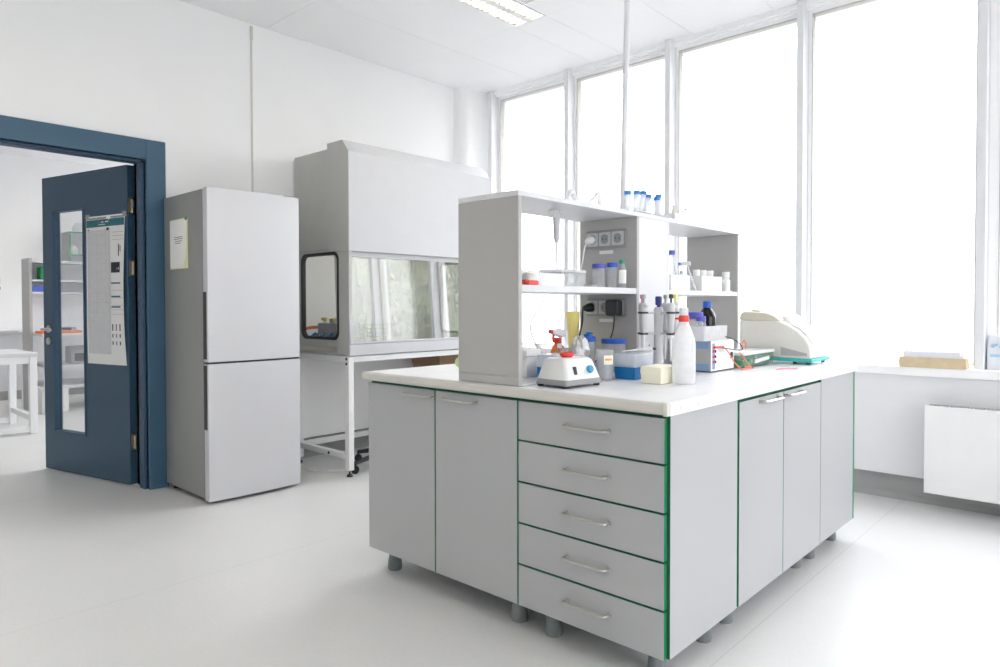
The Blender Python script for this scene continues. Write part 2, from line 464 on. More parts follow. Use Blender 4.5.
# poster taped to the leaf
ca, sa = math.cos(ang), math.sin(ang)
po = thing('poster', 'long white wall chart with a teal header taped to the blue door', 'poster', (hx, hy, 0), ang)
# which face of the leaf looks at the room: local +y for this angle points to -Y world side
YF = T + .0015
def ink(mb, xa, xb, za, zb, m): mb.box(xa, xb, YF, YF+.0012, za, zb, m)
# sheet, slightly curled: x from .02 (hinge side) to .46
S = MB(); cols = 10; rows = 14
def sheet_y(u, v): return YF + .004*math.sin(u*5+v*7)*abs(v-.5)*2*.6 + (.010*(1-u)*math.sin(v*PI) if u < .4 else .003)
def sx_(u, v): return .025 + .44*u + (.012*math.sin(v*PI)*(1-u))
for layer in range(2):
    for i in range(cols):
        for j in range(rows):
            def pt(a, c):
                u, v = a/cols, c/rows
                return (sx_(u, v), sheet_y(u, v)+layer*.0008, .80+1.01*v)
            S.face([pt(i, j), pt(i+1, j), pt(i+1, j+1), pt(i, j+1)])
bmesh.ops.remove_doubles(S.bm, verts=S.bm.verts, dist=1e-6)
obj('sheet', S, 'paper', po)
I = MB()
def ip(xa, xb, za, zb, m):
    n = 6
    for i in range(n):
        for jj in range(max(1, int((zb-za)/.08))):
            k = max(1, int((zb-za)/.08))
            zs0, zs1 = za+(zb-za)*jj/k, za+(zb-za)*(jj+1)/k
            xs0, xs1 = xa+(xb-xa)*i/n, xa+(xb-xa)*(i+1)/n
            def q_(x, z):
                v = (z-.80)/1.01; u = (x-.025)/.44
                for _ in range(2): u = (x-.025-.012*math.sin(v*PI)*(1-u))/.44
                return (x, sheet_y(u, v)+.0022, z)
            I.face([q_(xs0, zs0), q_(xs1, zs0), q_(xs1, zs1), q_(xs0, zs1)], m)
ip(.03, .46, 1.735, 1.785, 0)
for k, (xa, xb) in enumerate([(.20, .24), (.26, .33), (.345, .36), (.375, .43)]): ip(xa, xb, 1.763, 1.770, 3)
ip(.24, .42, 1.748, 1.752, 3)
ip(.185, .45, .87, 1.715, 1)
for z in [.89+.066*i for i in range(13)]: ip(.19, .445, z, z+.0012, 5)
for x in (.235, .34, .43): ip(x, x+.0022, .87, 1.715, 5)
ip(.43, .447, 1.700, 1.722, 4); ip(.195, .225, 1.708, 1.725, 4)
for z in (1.69, 1.665, 1.64, 1.30, 1.25, 1.20, 1.17, 1.14): ip(.04, .165, z, z+.003, 5)
ip(.075, .175, 1.42, 1.49, 4); ip(.085, .165, 1.44, 1.455, 3)
for z in (1.345, 1.255, 1.185): ip(.07, .175, z, z+.010, 0)
ip(.085, .095, 1.53, 1.61, 4); ip(.068, .078, 1.56, 1.60, 2)
for i in range(3):
    for j, z in enumerate((1.03, .985, .935)): ip(.075+.042*i, .087+.042*i, z, z+(.045 if j == 0 else .024), 4 if i != 1 else 2)
obj('print', I, ['teal', 'paperg', 'ink', 'paper', 'inkd', 'gridg'], po, smooth=False)
obj('tape', MB().box(.012, .05, YF, YF+.004, 1.79, 1.825).box(.43, .47, YF, YF+.004, 1.80, 1.825).box(.03, .46, YF+.0035, YF+.0042, 1.787, 1.80), 'plast', po, smooth=False)

# ------------------------------------------------------------------ fridge
F = thing('fridge', 'tall silver two-door fridge freezer beside the blue door', 'fridge', (-3.009, -.047, 0))
fw, fd = .613, .60
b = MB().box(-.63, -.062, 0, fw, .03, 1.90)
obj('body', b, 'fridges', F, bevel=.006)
def fdoor(z0, z1):
    P = []
    n = 10
    for i in range(n+1):
        u = i/n; y = fw*u; P.append((.016*(1-(2*u-1)**2)-.0, y))
    poly = [(-.058, 0)] + P + [(-.058, fw)]
    return MB().prism(poly, 'z', z0, z1)
ud = obj('upper_door', fdoor(.858, 1.905), 'fridge', F, bevel=.004)
ld = obj('lower_door', fdoor(.02, .846), 'fridge', F, bevel=.004)
obj('door_grip', MB().box(-.058, -.016, -.0025, .004, .875, 1.28), 'dark', ud, bevel=.002)
obj('door_grip', MB().box(-.058, -.016, -.0025, .004, .45, .838), 'dark', ld, bevel=.002)
obj('door_gap_strip', MB().box(-.06, -.004, .004, fw-.004, .8465, .8575), 'dark', F, smooth=False)  # dark strip filling the gap between the two doors
obj('hinge_cap', MB().box(-.10, -.03, .53, .61, 1.90, 1.918), 'greyd', F, bevel=.004)
for (x, y) in ((-.58, .05), (-.58, .56), (-.09, .05), (-.09, .56)):
    obj('foot', MB().cyl((x, y, 0), (x, y, .032), .022), 'black', F)
n = thing('paper_note', 'printed note in a yellow-edged clear sleeve on the fridge side', 'note', (-3.405, -.0475, 1.43))
b = MB().box(-.130, .132, -.0016, -.0002, 0, .315)
obj('sleeve', b, 'sleeve', n, smooth=False)
b = MB().prism([(-.122, .006), (.075, .006), (.108, .08), (.125, .309), (-.122, .309)], 'y', -.0055, -.0018)
obj('sheet', b, 'paper', n, smooth=False)
b = MB()
for z, a, c in ((.198, -.06, .07), (.187, -.06, .07), (.173, -.05, .06), (.160, -.04, .04)): b.box(a, c, -.0062, -.0054, z, z+.004)
obj('print', b, 'ink', n, smooth=False)
obj('magnet', MB().cyl((.118, -.0002, .308), (.118, -.009, .308), .010), 'bgreen', n)

# ------------------------------------------------------------------ biosafety hood
HY0, HY1 = .908, 2.33
HX = -2.94
h = thing('safety_cabinet', 'white microbiological safety cabinet on a steel stand beside the fridge', 'safety cabinet', (0, 0, 0))
# canopy side profile in x,z : back box then stepped front hood
b = MB()
b.prism([(-3.64, 1.60), (-3.20, 1.60), (-3.20, 2.315), (-3.64, 2.315)], 'y', HY0+.004, HY1-.004, 0)
obj('upper_body', b, 'hoodside', h, bevel=.004)
b = MB()
b.prism([(-3.20, 1.575), (HX, 1.575), (HX, 2.262), (-3.015, 2.352), (-3.20, 2.352)], 'y', HY0, HY1, 0, fm={1: 1, 2: 1, 3: 1})
obj('front_canopy', b, ['hoodside', 'hoodw'], h, bevel=.004)
# side cheeks with rounded window opening, front strip, floor, back
def cheek(y0, y1, nm):
    x0, x1, z0, z1 = -3.64, -3.035, .90, 1.60
    wx0, wx1, wz0, wz1 = -3.535, -3.075, .965, 1.565
    R = rrect(wx0, wx1, wz0, wz1, .05, 5)
    mb = MB(); k = len(R)
    outer = []
    for (u, v) in R:
        # project each inner point to the outer rectangle
        cx, cz = (wx0+wx1)/2, (wz0+wz1)/2
        du, dv = u-cx, v-cz
        s = min(((x1-cx) if du > 0 else (cx-x0))/max(abs(du), 1e-6), ((z1-cz) if dv > 0 else (cz-z0))/max(abs(dv), 1e-6))
        outer.append((cx+du*s, cz+dv*s))
    corners = {}
    for yy in (y0, y1):
        I_ = [mb.bm.verts.new((u, yy, v)) for u, v in R]; O_ = [mb.bm.verts.new((u, yy, v)) for u, v in outer]
        corners[yy] = (I_, O_)
        for i in range(k):
            mb.bm.faces.new((I_[i], I_[(i+1) % k], O_[(i+1) % k], O_[i]))
        # corner fillers
        for cxn, czn in ((x0, z0), (x1, z0), (x0, z1), (x1, z1)):
            for i in range(k):
                a, c = outer[i], outer[(i+1) % k]
                on = lambda p, q: abs(p[0]-cxn) < 1e-6 or abs(p[1]-czn) < 1e-6
                if (abs(a[0]-cxn) < 1e-6 and abs(c[1]-czn) < 1e-6 and abs(a[1]-czn) > 1e-6) or (abs(c[0]-cxn) < 1e-6 and abs(a[1]-czn) < 1e-6 and abs(a[0]-cxn) > 1e-6):
                    mb.bm.faces.new((O_[i], O_[(i+1) % k], mb.bm.verts.new((cxn, yy, czn))))
    for i in range(k):
        a, c = corners[y0][0], corners[y1][0]
        mb.bm.faces.new((a[i], c[i], c[(i+1) % k], a[(i+1) % k]))
    ck = obj(nm, mb, 'hoodside', h, smooth=False)
    gs = MB()
    ring_o = rrect(wx0-.014, wx1+.014, wz0-.014, wz1+.014, .06, 6); ring_i = rrect(wx0+.008, wx1-.008, wz0+.008, wz1-.008, .045, 6)
    n_ = len(ring_o); ya, yb = y0-.006, y1+.006
    V = [[gs.bm.verts.new((u, yy, v)) for u, v in ring] for yy in (ya, yb) for ring in (ring_o, ring_i)]
    for i in range(n_):
        j = (i+1) % n_
        gs.bm.faces.new((V[0][i], V[0][j], V[1][j], V[1][i])); gs.bm.faces.new((V[2][i], V[2][j], V[3][j], V[3][i]))
        gs.bm.faces.new((V[0][i], V[0][j], V[2][j], V[2][i])); gs.bm.faces.new((V[1][i], V[1][j], V[3][j], V[3][i]))
    obj('gasket', gs, 'black', ck)
    obj('side_window', MB().box(wx0, wx1, (y0+y1)/2-.002, (y0+y1)/2+.002, wz0, wz1), 'sidepane', ck, smooth=False)
cheek(HY0+.004, HY0+.019, 'side_cheek'); cheek(HY1-.019, HY1-.004, 'side_cheek')
for y0, y1 in ((HY0, HY0+.025), (HY1-.025, HY1)):
    obj('front_pillar', MB().prism([(-3.085, .852), (-2.945, .852), (HX, 1.575), (-3.12, 1.575)], 'y', y0, y1), 'hoodside', h, bevel=.003)
obj('back_panel', MB().box(-3.655, -3.64, HY0+.01, HY1-.01, .87, 2.30), 'white', h, smooth=False)
obj('work_floor', MB().box(-3.64, -2.96, HY0+.006, HY1-.006, .865, .90), 'steel', h, bevel=.003)
obj('base_panel', MB().box(-3.64, -3.05, HY0+.005, HY1-.005, .845, .864), 'hoodside', h)
obj('apron', MB().box(-2.99, HX+.004, HY0+.002, HY1-.002, .846, .928), 'hoodw', h, bevel=.005)
# sash leaning slightly back
zs0, zs1 = .93, 1.575
xa, xb = HX+.003, HX-.028
def sx(z): return xa+(xb-xa)*(z-zs0)/(zs1-zs0)
sf = MB()
for y0, y1, za, zb in ((HY0+.004, HY0+.030, zs0, zs1), (HY1-.030, HY1-.004, zs0, zs1), (HY0+.03, HY1-.03, zs1-.035, zs1), (HY0+.03, HY1-.03, zs0, zs0+.012)):
    sf.prism([(sx(za)-.016, za), (sx(za)+.004, za), (sx(zb)+.004, zb), (sx(zb)-.016, zb)], 'y', y0, y1)
sash = obj('sash_frame', sf, 'hoodw', h, bevel=.002)
g_ = MB().prism([(sx(zs0+.012)-.008, zs0+.012), (sx(zs0+.012)-.003, zs0+.012), (sx(zs1-.035)-.003, zs1-.035), (sx(zs1-.035)-.008, zs1-.035)], 'y', HY0+.03, HY1-.03)
obj('sash_glass', g_, 'sash', sash, smooth=False)
hl = obj('added_hood_lamp', MB().cyl((-3.12, HY0+.12, 1.565), (-3.12, HY1-.12, 1.565), .012), 'hlamp', h)  # lamp tube added to brighten the cabinet interior
obj('hood_ceiling', MB().box(-3.64, -2.985, HY0+.026, HY1-.026, 1.585, 1.60), 'white', h, smooth=False)
# stand
LX0, LX1 = -2.975, -3.625
for lx in (LX0, LX1):
    for ly in (HY0+.022, HY1-.022):
        lg = obj('leg', MB().box(lx-.0245, lx+.0245, ly-.0215, ly+.0215, .045, .842), 'white', h, bevel=.003)
        obj('levelling_foot', MB().cyl((lx, ly, .018), (lx, ly, .05), .006).lathe([(.022, 0), (.022, .006), (.014, .018), (.006, .02)], (lx, ly, 0)), 'black', lg)
obj('rail', MB().box(LX0-.02, LX0+.02, HY0+.044, HY1-.044, .80, .842), 'white', h, bevel=.003)
obj('rail', MB().box(LX1-.02, LX1+.02, HY0+.044, HY1-.044, .80, .842), 'white', h, bevel=.003)
for ly in (HY0+.022, HY1-.022):
    obj('rail', MB().box(LX1+.025, LX0-.025, ly-.02, ly+.02, .80, .842), 'white', h, bevel=.003)
    obj('stretcher', MB().box(LX1+.025, LX0-.025, ly-.02, ly+.02, .120, .160), 'white', h, bevel=.003)
obj('stretcher', MB().box(LX1-.02, LX1+.02, HY0+.044, HY1-.044, .120, .160), 'white', h, bevel=.003)
for x, z in ((LX0, .825), (LX0, .79), (-3.20, .14)): obj('leg_bolt', MB().cyl((x, HY0+.002, z), (x, HY0-.004, z), .009), 'blackp', h)

# inside the hood
t = thing('vacuum_aspirator', 'metal gas fitting with orange tubing and yellow knobs inside the safety cabinet', 'lab fitting', (-3.36, 1.035, .9005), .15)
obj('body', MB().box(-.10, .12, -.035, .035, .075, .165).cyl((.02, 0, .0), (.02, 0, .20), .02).cyl((-.12, 0, .135), (.17, 0, .15), .016), 'asp', t, bevel=.004)
for x in (-.06, .06): obj('knob', MB().cyl((x, 0, .165), (x, 0, .185), .007).cyl((x-.028, 0, .195), (x+.028, 0, .195), .013), 'yellow', t)
for x in (-.12, -.02, .06): obj('nozzle', MB().cyl((x, -.035, .09), (x-.01, -.065, .065), .012).cyl((x, -.02, 0), (x, -.02, .09), .011), 'bluebox', t)
obj('hose', MB().tube([(-.10, -.02, .135), (-.17, -.03, .132), (-.255, -.03, .118)], .012), 'orange', t)
tr = thing('tube_rack', 'yellow-green wire tube rack standing behind the sash of the safety cabinet', 'tube rack', (-3.045, 1.22, .9005))
b = MB()
for k in range(6): b.box(-.05, .05, -.075, .075, .005+.03*k, .010+.03*k)
for x in (-.048, .048):
    for y in (-.073, 0, .073): b.box(x-.003, x+.003, y-.003, y+.003, 0, .165)
obj('wire_shelves', b, 'lime', tr, smooth=False)
tr2 = dup(tr, (-3.045, 1.035, .9005), label='white wire tube rack just inside the sash corner of the safety cabinet')
tr2.children[0].data = tr2.children[0].data.copy(); tr2.children[0].data.materials[0] = M['whitem']

# ------------------------------------------------------------------ behind the stand: chair, cable, carton
c = thing('swivel_stool', 'black swivel stool whose star base shows behind the safety cabinet leg', 'stool', (-3.0, 1.335, 0), 0)
bs = MB()
for k in range(5):
    a = 2*PI*k/5 - PI/2 - .05
    bs.tube([(0, 0, .11), (.16*math.cos(a), .16*math.sin(a), .105), (.33*math.cos(a), .33*math.sin(a), .075)], [.024, .022, .018, .016], seg=8)
obj('star_base', bs, 'blackp', c)
for k in range(5):
    a = 2*PI*k/5 - PI/2 - .05
    x, y = .33*math.cos(a), .33*math.sin(a)
    obj('castor', MB().cyl((x-.012, y+.01, .028), (x+.012, y-.01, .028), .028).cyl((x, y, .04), (x, y, .078), .008), 'black', c)
obj('gas_column', MB().cyl((0, 0, .10), (0, 0, .30), .026).cyl((0, 0, .30), (0, 0, .40), .016), 'blackp', c)
obj('seat', MB().lathe([(.0, .40), (.15, .40), (.165, .42), (.165, .45), (.15, .47), (0, .475)], seg=28), 'black', c)
t = tag(obj('power_cable', MB().tube([(-3.585, .70, .012), (-3.45, .82, .03), (-3.38, .83, .012), (-3.24, .84, .012), (-3.12, 1.0, .012), (-3.2, 1.12, .012), (-3.45, 1.9, .012)], .0055), 'white'),
        'white cable lying on the floor under the safety cabinet', 'cable')
t = thing('carton', 'brown cardboard carton standing behind the safety cabinet stand', 'carton', (-3.33, 2.12, 0))
obj('body', MB().box(-.17, .17, -.17, .17, .0, .745), 'card', t, bevel=.004)
obj('lid', MB().box(-.178, .178, -.178, .178, .70, .785), 'card', t, bevel=.003)

# ------------------------------------------------------------------ island cabinets
XL, XD, YD1, YD2, YD3, YE = -1.497, -.604, .505, .948, 1.404, 1.922
Z0, Z1 = .105, .858
FT = .018
def feet(parent, pts):
    for x, y in pts:
        obj('foot', MB().lathe([(.0, 0), (.030, 0), (.033, .010), (.031, .04), (.024, .075), (.020, .10), (.020, .105), (0, .105)], (x, y, 0), 18), 'foot', parent)
def bar_handle(parent, p0, p1, out):
    p0 = Vector(p0); p1 = Vector(p1); o = Vector(out)
    e = (p1-p0).normalized()
    mb = MB().tube([p0, p0+o*.45, p0+o*.75+e*.002, p0+o*.93+e*.008, p0+o+e*.018], .0052, sub=3)
    mb.tube([p0+o+e*.018, p1+o-e*.018], .0052, sub=1).tube([p1+o-e*.018, p1+o*.93-e*.008, p1+o*.75-e*.002, p1+o*.45, p1], .0052, sub=3)
    mb.cyl(p0, p0+o*.12, .009).cyl(p1, p1+o*.12, .009)
    return obj('handle', mb, 'steel', parent)
def front(x0, x1, z0, z1, y=0):
    return MB().box(x0, x1, y-FT, y, z0, z1, 1, {'-y': 0, '+y': 0})
def sidefront(y0, y1, z0, z1):
    return MB().box(0, FT, y0, y1, z0, z1, 1, {'+x': 0, '-x': 0})
G = .0035
c1 = thing('base_cabinet', 'grey two-door base cabinet beside the five-drawer unit, below the shelf end panel', 'cabinet', (0, 0, 0))
obj('body', MB().box(XL, XD-.001, FT, YD1, Z0, Z1, 0, {'-y': 1}), ['panelgrey', 'greendk'], c1, smooth=False)
for (x0, x1, h0, h1) in ((XL, -1.051, -1.232, -1.062), (-1.051, XD, -.988, -.818)):
    dr = obj('door', front(x0+(.0 if x0 == XL else G), x1-G, Z0, Z1-.008, FT), ['panelgrey', 'green'], c1, smooth=False)
    bar_handle(dr, (h0, 0, .824), (h1, 0, .824), (0, -.026, 0))
feet(c1, [(-1.42, .085), (-.67, .085), (-1.42, .43), (-.67, .43)])
c2 = thing('drawer_unit', 'grey five-drawer unit with green edges at the island corner', 'drawer unit', (0, 0, 0))
obj('body', MB().box(XD, -.001, FT, YD1-.001, Z0, Z1, 0, {'-y': 1}), ['panelgrey', 'greendk'], c2, smooth=False)
dh = (Z1-Z0)/5
for k in range(5):
    za = Z0+dh*k
    dr = obj('drawer', front(XD+G, -.012, za+(G if k else 0), za+dh-(.008 if k == 4 else G), FT), ['panelgrey', 'green'], c2, smooth=False)
    zh = za+dh*.53
    bar_handle(dr, (-.384, 0, zh), (-.214, 0, zh), (0, -.026, 0))
feet(c2, [(-.504, .082), (-.095, .11), (-.085, .41), (-.504, .43)])
c3 = thing('base_cabinet', 'pale two-door base cabinet on the window-lit long side of the island', 'cabinet', (0, 0, 0))
obj('body', MB().box(-.74, -.0185, YD1, YD3-.0005, Z0, Z1, 0, {'+x': 1}), ['panelgrey', 'greendk'], c3, smooth=False)
for (y0, y1, h0, h1) in ((YD1+.012, YD2, .705, .878), (YD2, YD3, .962, 1.125)):
    mb = sidefront(y0+.002, y1-.003, Z0, Z1-.012).xf(Matrix.Translation((-FT, 0, 0)))
    dr = obj('door', mb, ['panelgrey', 'green'], c3, smooth=False)
    bar_handle(dr, (0, h0, .83), (0, h1, .83), (.028, 0, 0))
feet(c3, [(-.092, .60), (-.092, 1.33), (-.65, .593), (-.65, 1.323)])
c4 = thing('end_cabinet', 'pale blank-sided end cabinet of the island nearest the window sill', 'cabinet', (0, 0, 0))
obj('body', MB().box(-.74, -.001, YD3+.004, YE-FT-.0005, Z0, Z1, 0, {'-y': 1}), ['panelgrey', 'greendk'], c4, smooth=False)
obj('end_panel', MB().box(-.74, 0, YE-FT, YE, Z0, Z1, 1, {'+y': 0}), ['panelgrey', 'green'], c4, smooth=False)
feet(c4, [(-.085, 1.495), (-.09, 1.83), (-.65, 1.474), (-.65, 1.84)])
c5 = thing('base_cabinet', 'grey base cabinet forming the hidden long back of the island', 'cabinet', (0, 0, 0))
obj('body', MB().box(XL+FT, -.741, YD1+.001, YE, Z0, Z1), 'panelgrey', c5, smooth=False)
for k in range(3):
    y0 = YD1+.001+(YE-YD1)/3*k; y1 = YD1+(YE-YD1)/3*(k+1)
    dr = obj('door', MB().box(XL, XL+FT-.001, y0+G, y1-G, Z0, Z1-.008, 1, {'-x': 0}), ['panelgrey', 'green'], c5, smooth=False)
    bar_handle(dr, (XL, y0+.14, .824), (XL, y0+.31, .824), (-.03, 0, 0))
feet(c5, [(-1.42, .6), (-1.42, 1.84), (-.85, 1.0), (-.85, 1.84)])

w = thing('worktop', 'white tiled worktop covering the whole island, with a beige rounded edge', 'worktop', (0, 0, 0))
obj('tiled_top', MB().box(XL+.005, -.002, -.004, YE+.0, .862, .9), 'tile', w, bevel=.001)
P = [(-.004, .8985), (-.014, .8985), (-.022, .893), (-.025, .882), (-.022, .870), (-.014, .8625), (-.004, .8625)]
obj('front_edge', MB().prism(P, 'x', XL-.018, -.004), 'edge', w)
obj('corner_cap', MB().box(-.004, .0105, -.024, -.003, .8605, .901), 'edge', w, bevel=.002)
b = MB()
b.box(-.002, .010, -.0025, YE+.004, .8600, .9012).box(-.028, -.002, -.0025, YE+.004, .9, .9012)
b.box(.010, .0118, -.0025, YE+.004, .8645, .867).box(.010, .0118, -.0025, YE+.004, .890, .8925)
y = .06
while y < YE-.02:
    b.lathe([(.0024, 0), (.0020, .0010), (0, .0013)], (.0101, y, .879), 8, 1, (1, 0, 0)); y += .118
obj('edge_strip', b, ['alu', 'rivet'], w)
obj('end_edge', MB().box(XL-.018, XL+.005, -.004, YE, .8625, .8985), 'edge', w, bevel=.006)

# ------------------------------------------------------------------ bench shelf
SX0, SX1, SY0, SY1, SZ = -.912, -.600, .0, 1.918, 1.614
zb = .9014
s = thing('bench_shelf', 'white open double-sided shelf unit standing on the island worktop', 'shelf unit', (0, 0, 0))
obj('end_panel', MB().box(SX0, SX1, SY0, SY0+.021, zb+.033, SZ-.0205), 'shelf_shade', s, bevel=.0015)
obj('base_strip', MB().box(SX0, SX1, SY0, SY0+.021, zb, zb+.0325), 'shelf_shade', s, bevel=.0015)
obj('top_board', MB().box(SX0, SX1, SY0, SY1, SZ-.02, SZ), 'shelfw', s, bevel=.0015)
obj('base_board', MB().box(SX0, SX1, SY0+.0215, .805, zb, zb+.003), 'shelfw', s)
PY = .808
obj('shelf_board', MB().box(SX0+.003, SX1-.001, SY0+.0215, PY-.0005, 1.246, 1.272), 'shelfw', s, bevel=.0015)
b = MB().box(SX0, SX1, PY, PY+.02, zb, SZ-.0205)
part_ = obj('partition', b, ['shelf_shade'], s, bevel=.0015)
obj('closed_panel', MB().box(SX1-.019, SX1-.0005, PY+.0205, 1.083, zb, SZ-.0205), 'shelfw', s, bevel=.001)
obj('closed_panel', MB().box(SX0+.0005, SX0+.019, PY+.0205, 1.083, zb, SZ-.0205), 'shelfw', s, bevel=.001)
obj('partition', MB().box(SX0, SX1, 1.0835, 1.1, zb, SZ-.0205), 'shelfw', s, bevel=.001)
obj('shelf_board', MB().box(SX0+.003, SX1-.001, 1.1005, 1.8795, 1.246, 1.270), 'shelfw', s, bevel=.0015)
obj('end_panel', MB().box(SX0, SX1, 1.88, 1.90, zb, SZ-.0205), 'shelf_shade', s, bevel=.0015)
def sockets(zc, k):
    x0, x1 = -.868, -.652
    st = obj('socket_strip', MB().prism(rrect(x0, x1, zc-.042, zc+.042, .006), 'y', PY-.010, PY-.0003), 'sockrec', s, bevel=.002)
    for i in range(3):
        cx = x0+.034+.07*i
        b = MB()
        b.prism(rrect(cx-.031, cx+.031, zc-.031, zc+.031, .004), 'y', PY-.0135, PY-.0098, 0)
        b.cyl((cx, PY-.0133, zc), (cx, PY-.0142, zc), .0225, seg=24, m=1)
        b.box(cx-.024, cx-.019, PY-.016, PY-.0138, zc-.006, zc+.006, 0).box(cx+.019, cx+.024, PY-.016, PY-.0138, zc-.006, zc+.006, 0)
        for dx in (-.0095, .0095): b.cyl((cx+dx, PY-.014, zc), (cx+dx, PY-.0147, zc), .0032, seg=10, m=2)
        obj('socket', b, ['socket', 'sockrec', 'dark'], st)
    obj('socket_label', MB().box(-.80, -.725, PY-.0015, PY-.0003, zc-.068, zc-.052), 'paper', s, smooth=False)
sockets(1.502, 0); sockets(1.186, 1)

# plugs and cables
t = thing('plug_cable', 'white plug and cable hanging from the upper socket strip', 'plug', (0, 0, 0))
obj('plug', MB().lathe([(.018, 0), (.019, .012), (.016, .03), (.009, .045)], (-.834, PY-.0145, 1.502), 16, 0, (0, -1, -.25)), 'white', t)
obj('cord', MB().tube([(-.834, PY-.05, 1.488), (-.838, PY-.068, 1.46), (-.845, PY-.08, 1.38), (-.86, PY-.11, 1.305), (-.89, PY-.15, 1.2765), (-.916, PY-.19, 1.274)], .0032), 'white', t)
t = tag(obj('thin_wire', MB().tube([(-.918, PY-.19, 1.274), (-.926, PY-.21, 1.25), (-.94, PY-.27, 1.19), (-.945, PY-.33, 1.10), (-.93, PY-.30, 1.00), (-.925, PY-.26, .905)], .0028), 'grey'), 'thin grey wire looping down behind the spray bottle', 'wire')
t = thing('plug_cable', 'black plug and cable in the lower socket strip, first socket', 'plug', (0, 0, 0))
obj('plug', MB().lathe([(.020, 0), (.021, .018), (.017, .03), (.009, .048)], (-.834, PY-.0145, 1.186), 16, 0, (-.45, -1, -.1)), 'black', t)
obj('cord', MB().tube([(-.853, .75, 1.182), (-.838, .725, 1.166), (-.80, .67, 1.12), (-.783, .625, 1.06), (-.783, .605, .99), (-.783, .60, .912)], .0045), 'black', t)
t = thing('power_adapter', 'black power adapter plugged into the lower socket strip, third socket', 'power adapter', (0, 0, 0))
obj('body', MB().prism(rrect(-.728, -.660, 1.148, 1.222, .014), 'y', PY-.066, PY-.0175), 'blackp', t, bevel=.008)
obj('pins', MB().cyl((-.694, PY-.018, 1.186), (-.694, PY-.0144, 1.186), .02), 'black', t)
obj('cord', MB().tube([(-.69, PY-.045, 1.150), (-.69, PY-.046, 1.12), (-.70, PY-.05, 1.06), (-.73, PY-.06, 1.0), (-.76, PY-.09, .94), (-.79, PY-.12, .912)], .003), 'black', t)

# ------------------------------------------------------------------ small lab things
ZB = .9016   # worktop surface
# vortex mixer
v = thing('vortex_mixer', 'white vortex mixer with a red cup and a blue knob at the worktop front edge', 'vortex mixer', (-.497, .158, ZB), -.07)
def loft(r0, z0, r1, z1, rad, mb=None, m=0, steps=((0, 0), (1, 0))):
    mb = mb or MB()
    rs = []
    for u, inset in steps:
        a = [r0[i]+(r1[i]-r0[i])*u for i in range(4)]
        z = z0+(z1-z0)*u
        rs.append([(x, y, z) for x, y in rrect(a[0]+inset, a[1]-inset, a[2]+inset, a[3]-inset, max(rad-inset*.3, .003), 4)])
    mb.rings(rs, m); return mb
obj('base', loft((-.075, .080, -.098, .104), .008, (-.072, .078, -.095, .100), .028, .012), 'greyd', v, bevel=.002)
b = loft((-.071, .077, -.094, .099), .0285, (-.050, .052, -.078, .078), .103, .014, steps=((0, 0), (.86, 0), (.95, .004), (1, .012)))
body = obj('housing', b, 'mixer', v, bevel=0)
obj('foot', MB().cyl((-.062, -.08, 0), (-.062, -.08, .01), .012).cyl((.062, -.08, 0), (.062, -.08, .01), .012).cyl((-.062, .09, 0), (-.062, .09, .01), .012).cyl((.062, .09, 0), (.062, .09, .01), .012), 'black', v)
obj('rubber_cup', MB().lathe([(.018, .101), (.023, .107), (.027, .112), (.027, .119), (.022, .122), (.016, .119), (0, .117)], (-.005, -.0, 0), 20), 'red', v)
nx = Vector((1, 0, .28)).normalized()
obj('speed_knob', MB().lathe([(.014, 0), (.0145, .006), (.013, .012), (0, .013)], (.0665, .042, .060), 20, 0, nx), 'knob', v)
obj('rocker_switch', MB().prism([(.0665, .046), (.0735, .046), (.0665, .074), (.0600, .074)], 'y', -.046, -.030), 'blackp', v, bevel=.001)
t = tag(obj('mixer_cord', MB().tube([(-.580, .175, .925), (-.600, .18, .93), (-.612, .20, .925), (-.600, .24, .9070), (-.585, .33, .9070), (-.585, .45, .9070)], .004), 'black'), 'black cord behind the white vortex mixer', 'cord')

# tip boxes
def tip_box(loc, rz, label, w=.094, l=.145):
    t = thing('pipette_tip_box', label, 'tip box', loc, rz)
    obj('box', loft((0, w, 0, l), 0, (-.001, w+.001, -.001, l+.001), .055, .006), 'bluebox', t)
    obj('lid', loft((-.003, w+.003, -.003, l+.003), .048, (.000, w, .000, l), .099, .006, steps=((0, 0), (.94, 0), (1, .004))), 'frost', t)
    obj('tip_tray', MB().box(.004, w-.004, .004, l-.004, .055, .058), 'bluelight', t)
    return t
tip_box((-.502, .474, ZB), 0, 'blue pipette tip box with a frosted lid in front of the pipette stand')
tip_box((-.718, .246, ZB), .0, 'blue pipette tip box with a white lid half hidden behind the vortex mixer', .105, .15)

def pipette(loc, rot, label, cap='pip', grp=None, size=1):
    t = thing('pipette', label, 'pipette', loc)
    t.rotation_euler = rot; t.scale = (size, size, size)
    if grp: t['group'] = grp
    obj('shaft', MB().lathe([(.0022, -.115), (.0035, -.09), (.0055, -.03), (.0075, 0)], (0, 0, 0), 12), 'white', t)
    obj('handle', MB().lathe([(.0075, 0), (.0125, .012), (.0145, .06), (.0165, .105), (.0165, .125), (.011, .133)], (0, 0, 0), 14).box(-.005, .005, .012, .030, .112, .122), 'pip', t)
    obj('plunger', MB().lathe([(.0045, .132), (.0045, .150), (.0095, .152), (.0095, .168), (0, .169)], (0, 0, 0), 12), cap, t)
    return t
pipette((-.447, .553, 1.0135), (PI/2*.985, 0, math.radians(163)), 'short white pipette lying on the frosted lid of the blue tip box', 'dark', None, .62)

# cream box
t = thing('freezer_box', 'small cream plastic box on the worktop beside the blue tip box', 'box', (-.340, .408, ZB))
obj('box', loft((0, .088, 0, .128), 0, (-.001, .089, -.001, .129), .036, .006), 'cream', t)
obj('lid', loft((-.003, .091, -.003, .131), .0365, (-.002, .090, -.002, .130), .064, .007, steps=((0, 0), (.9, 0), (1, .004))), 'cream', t)

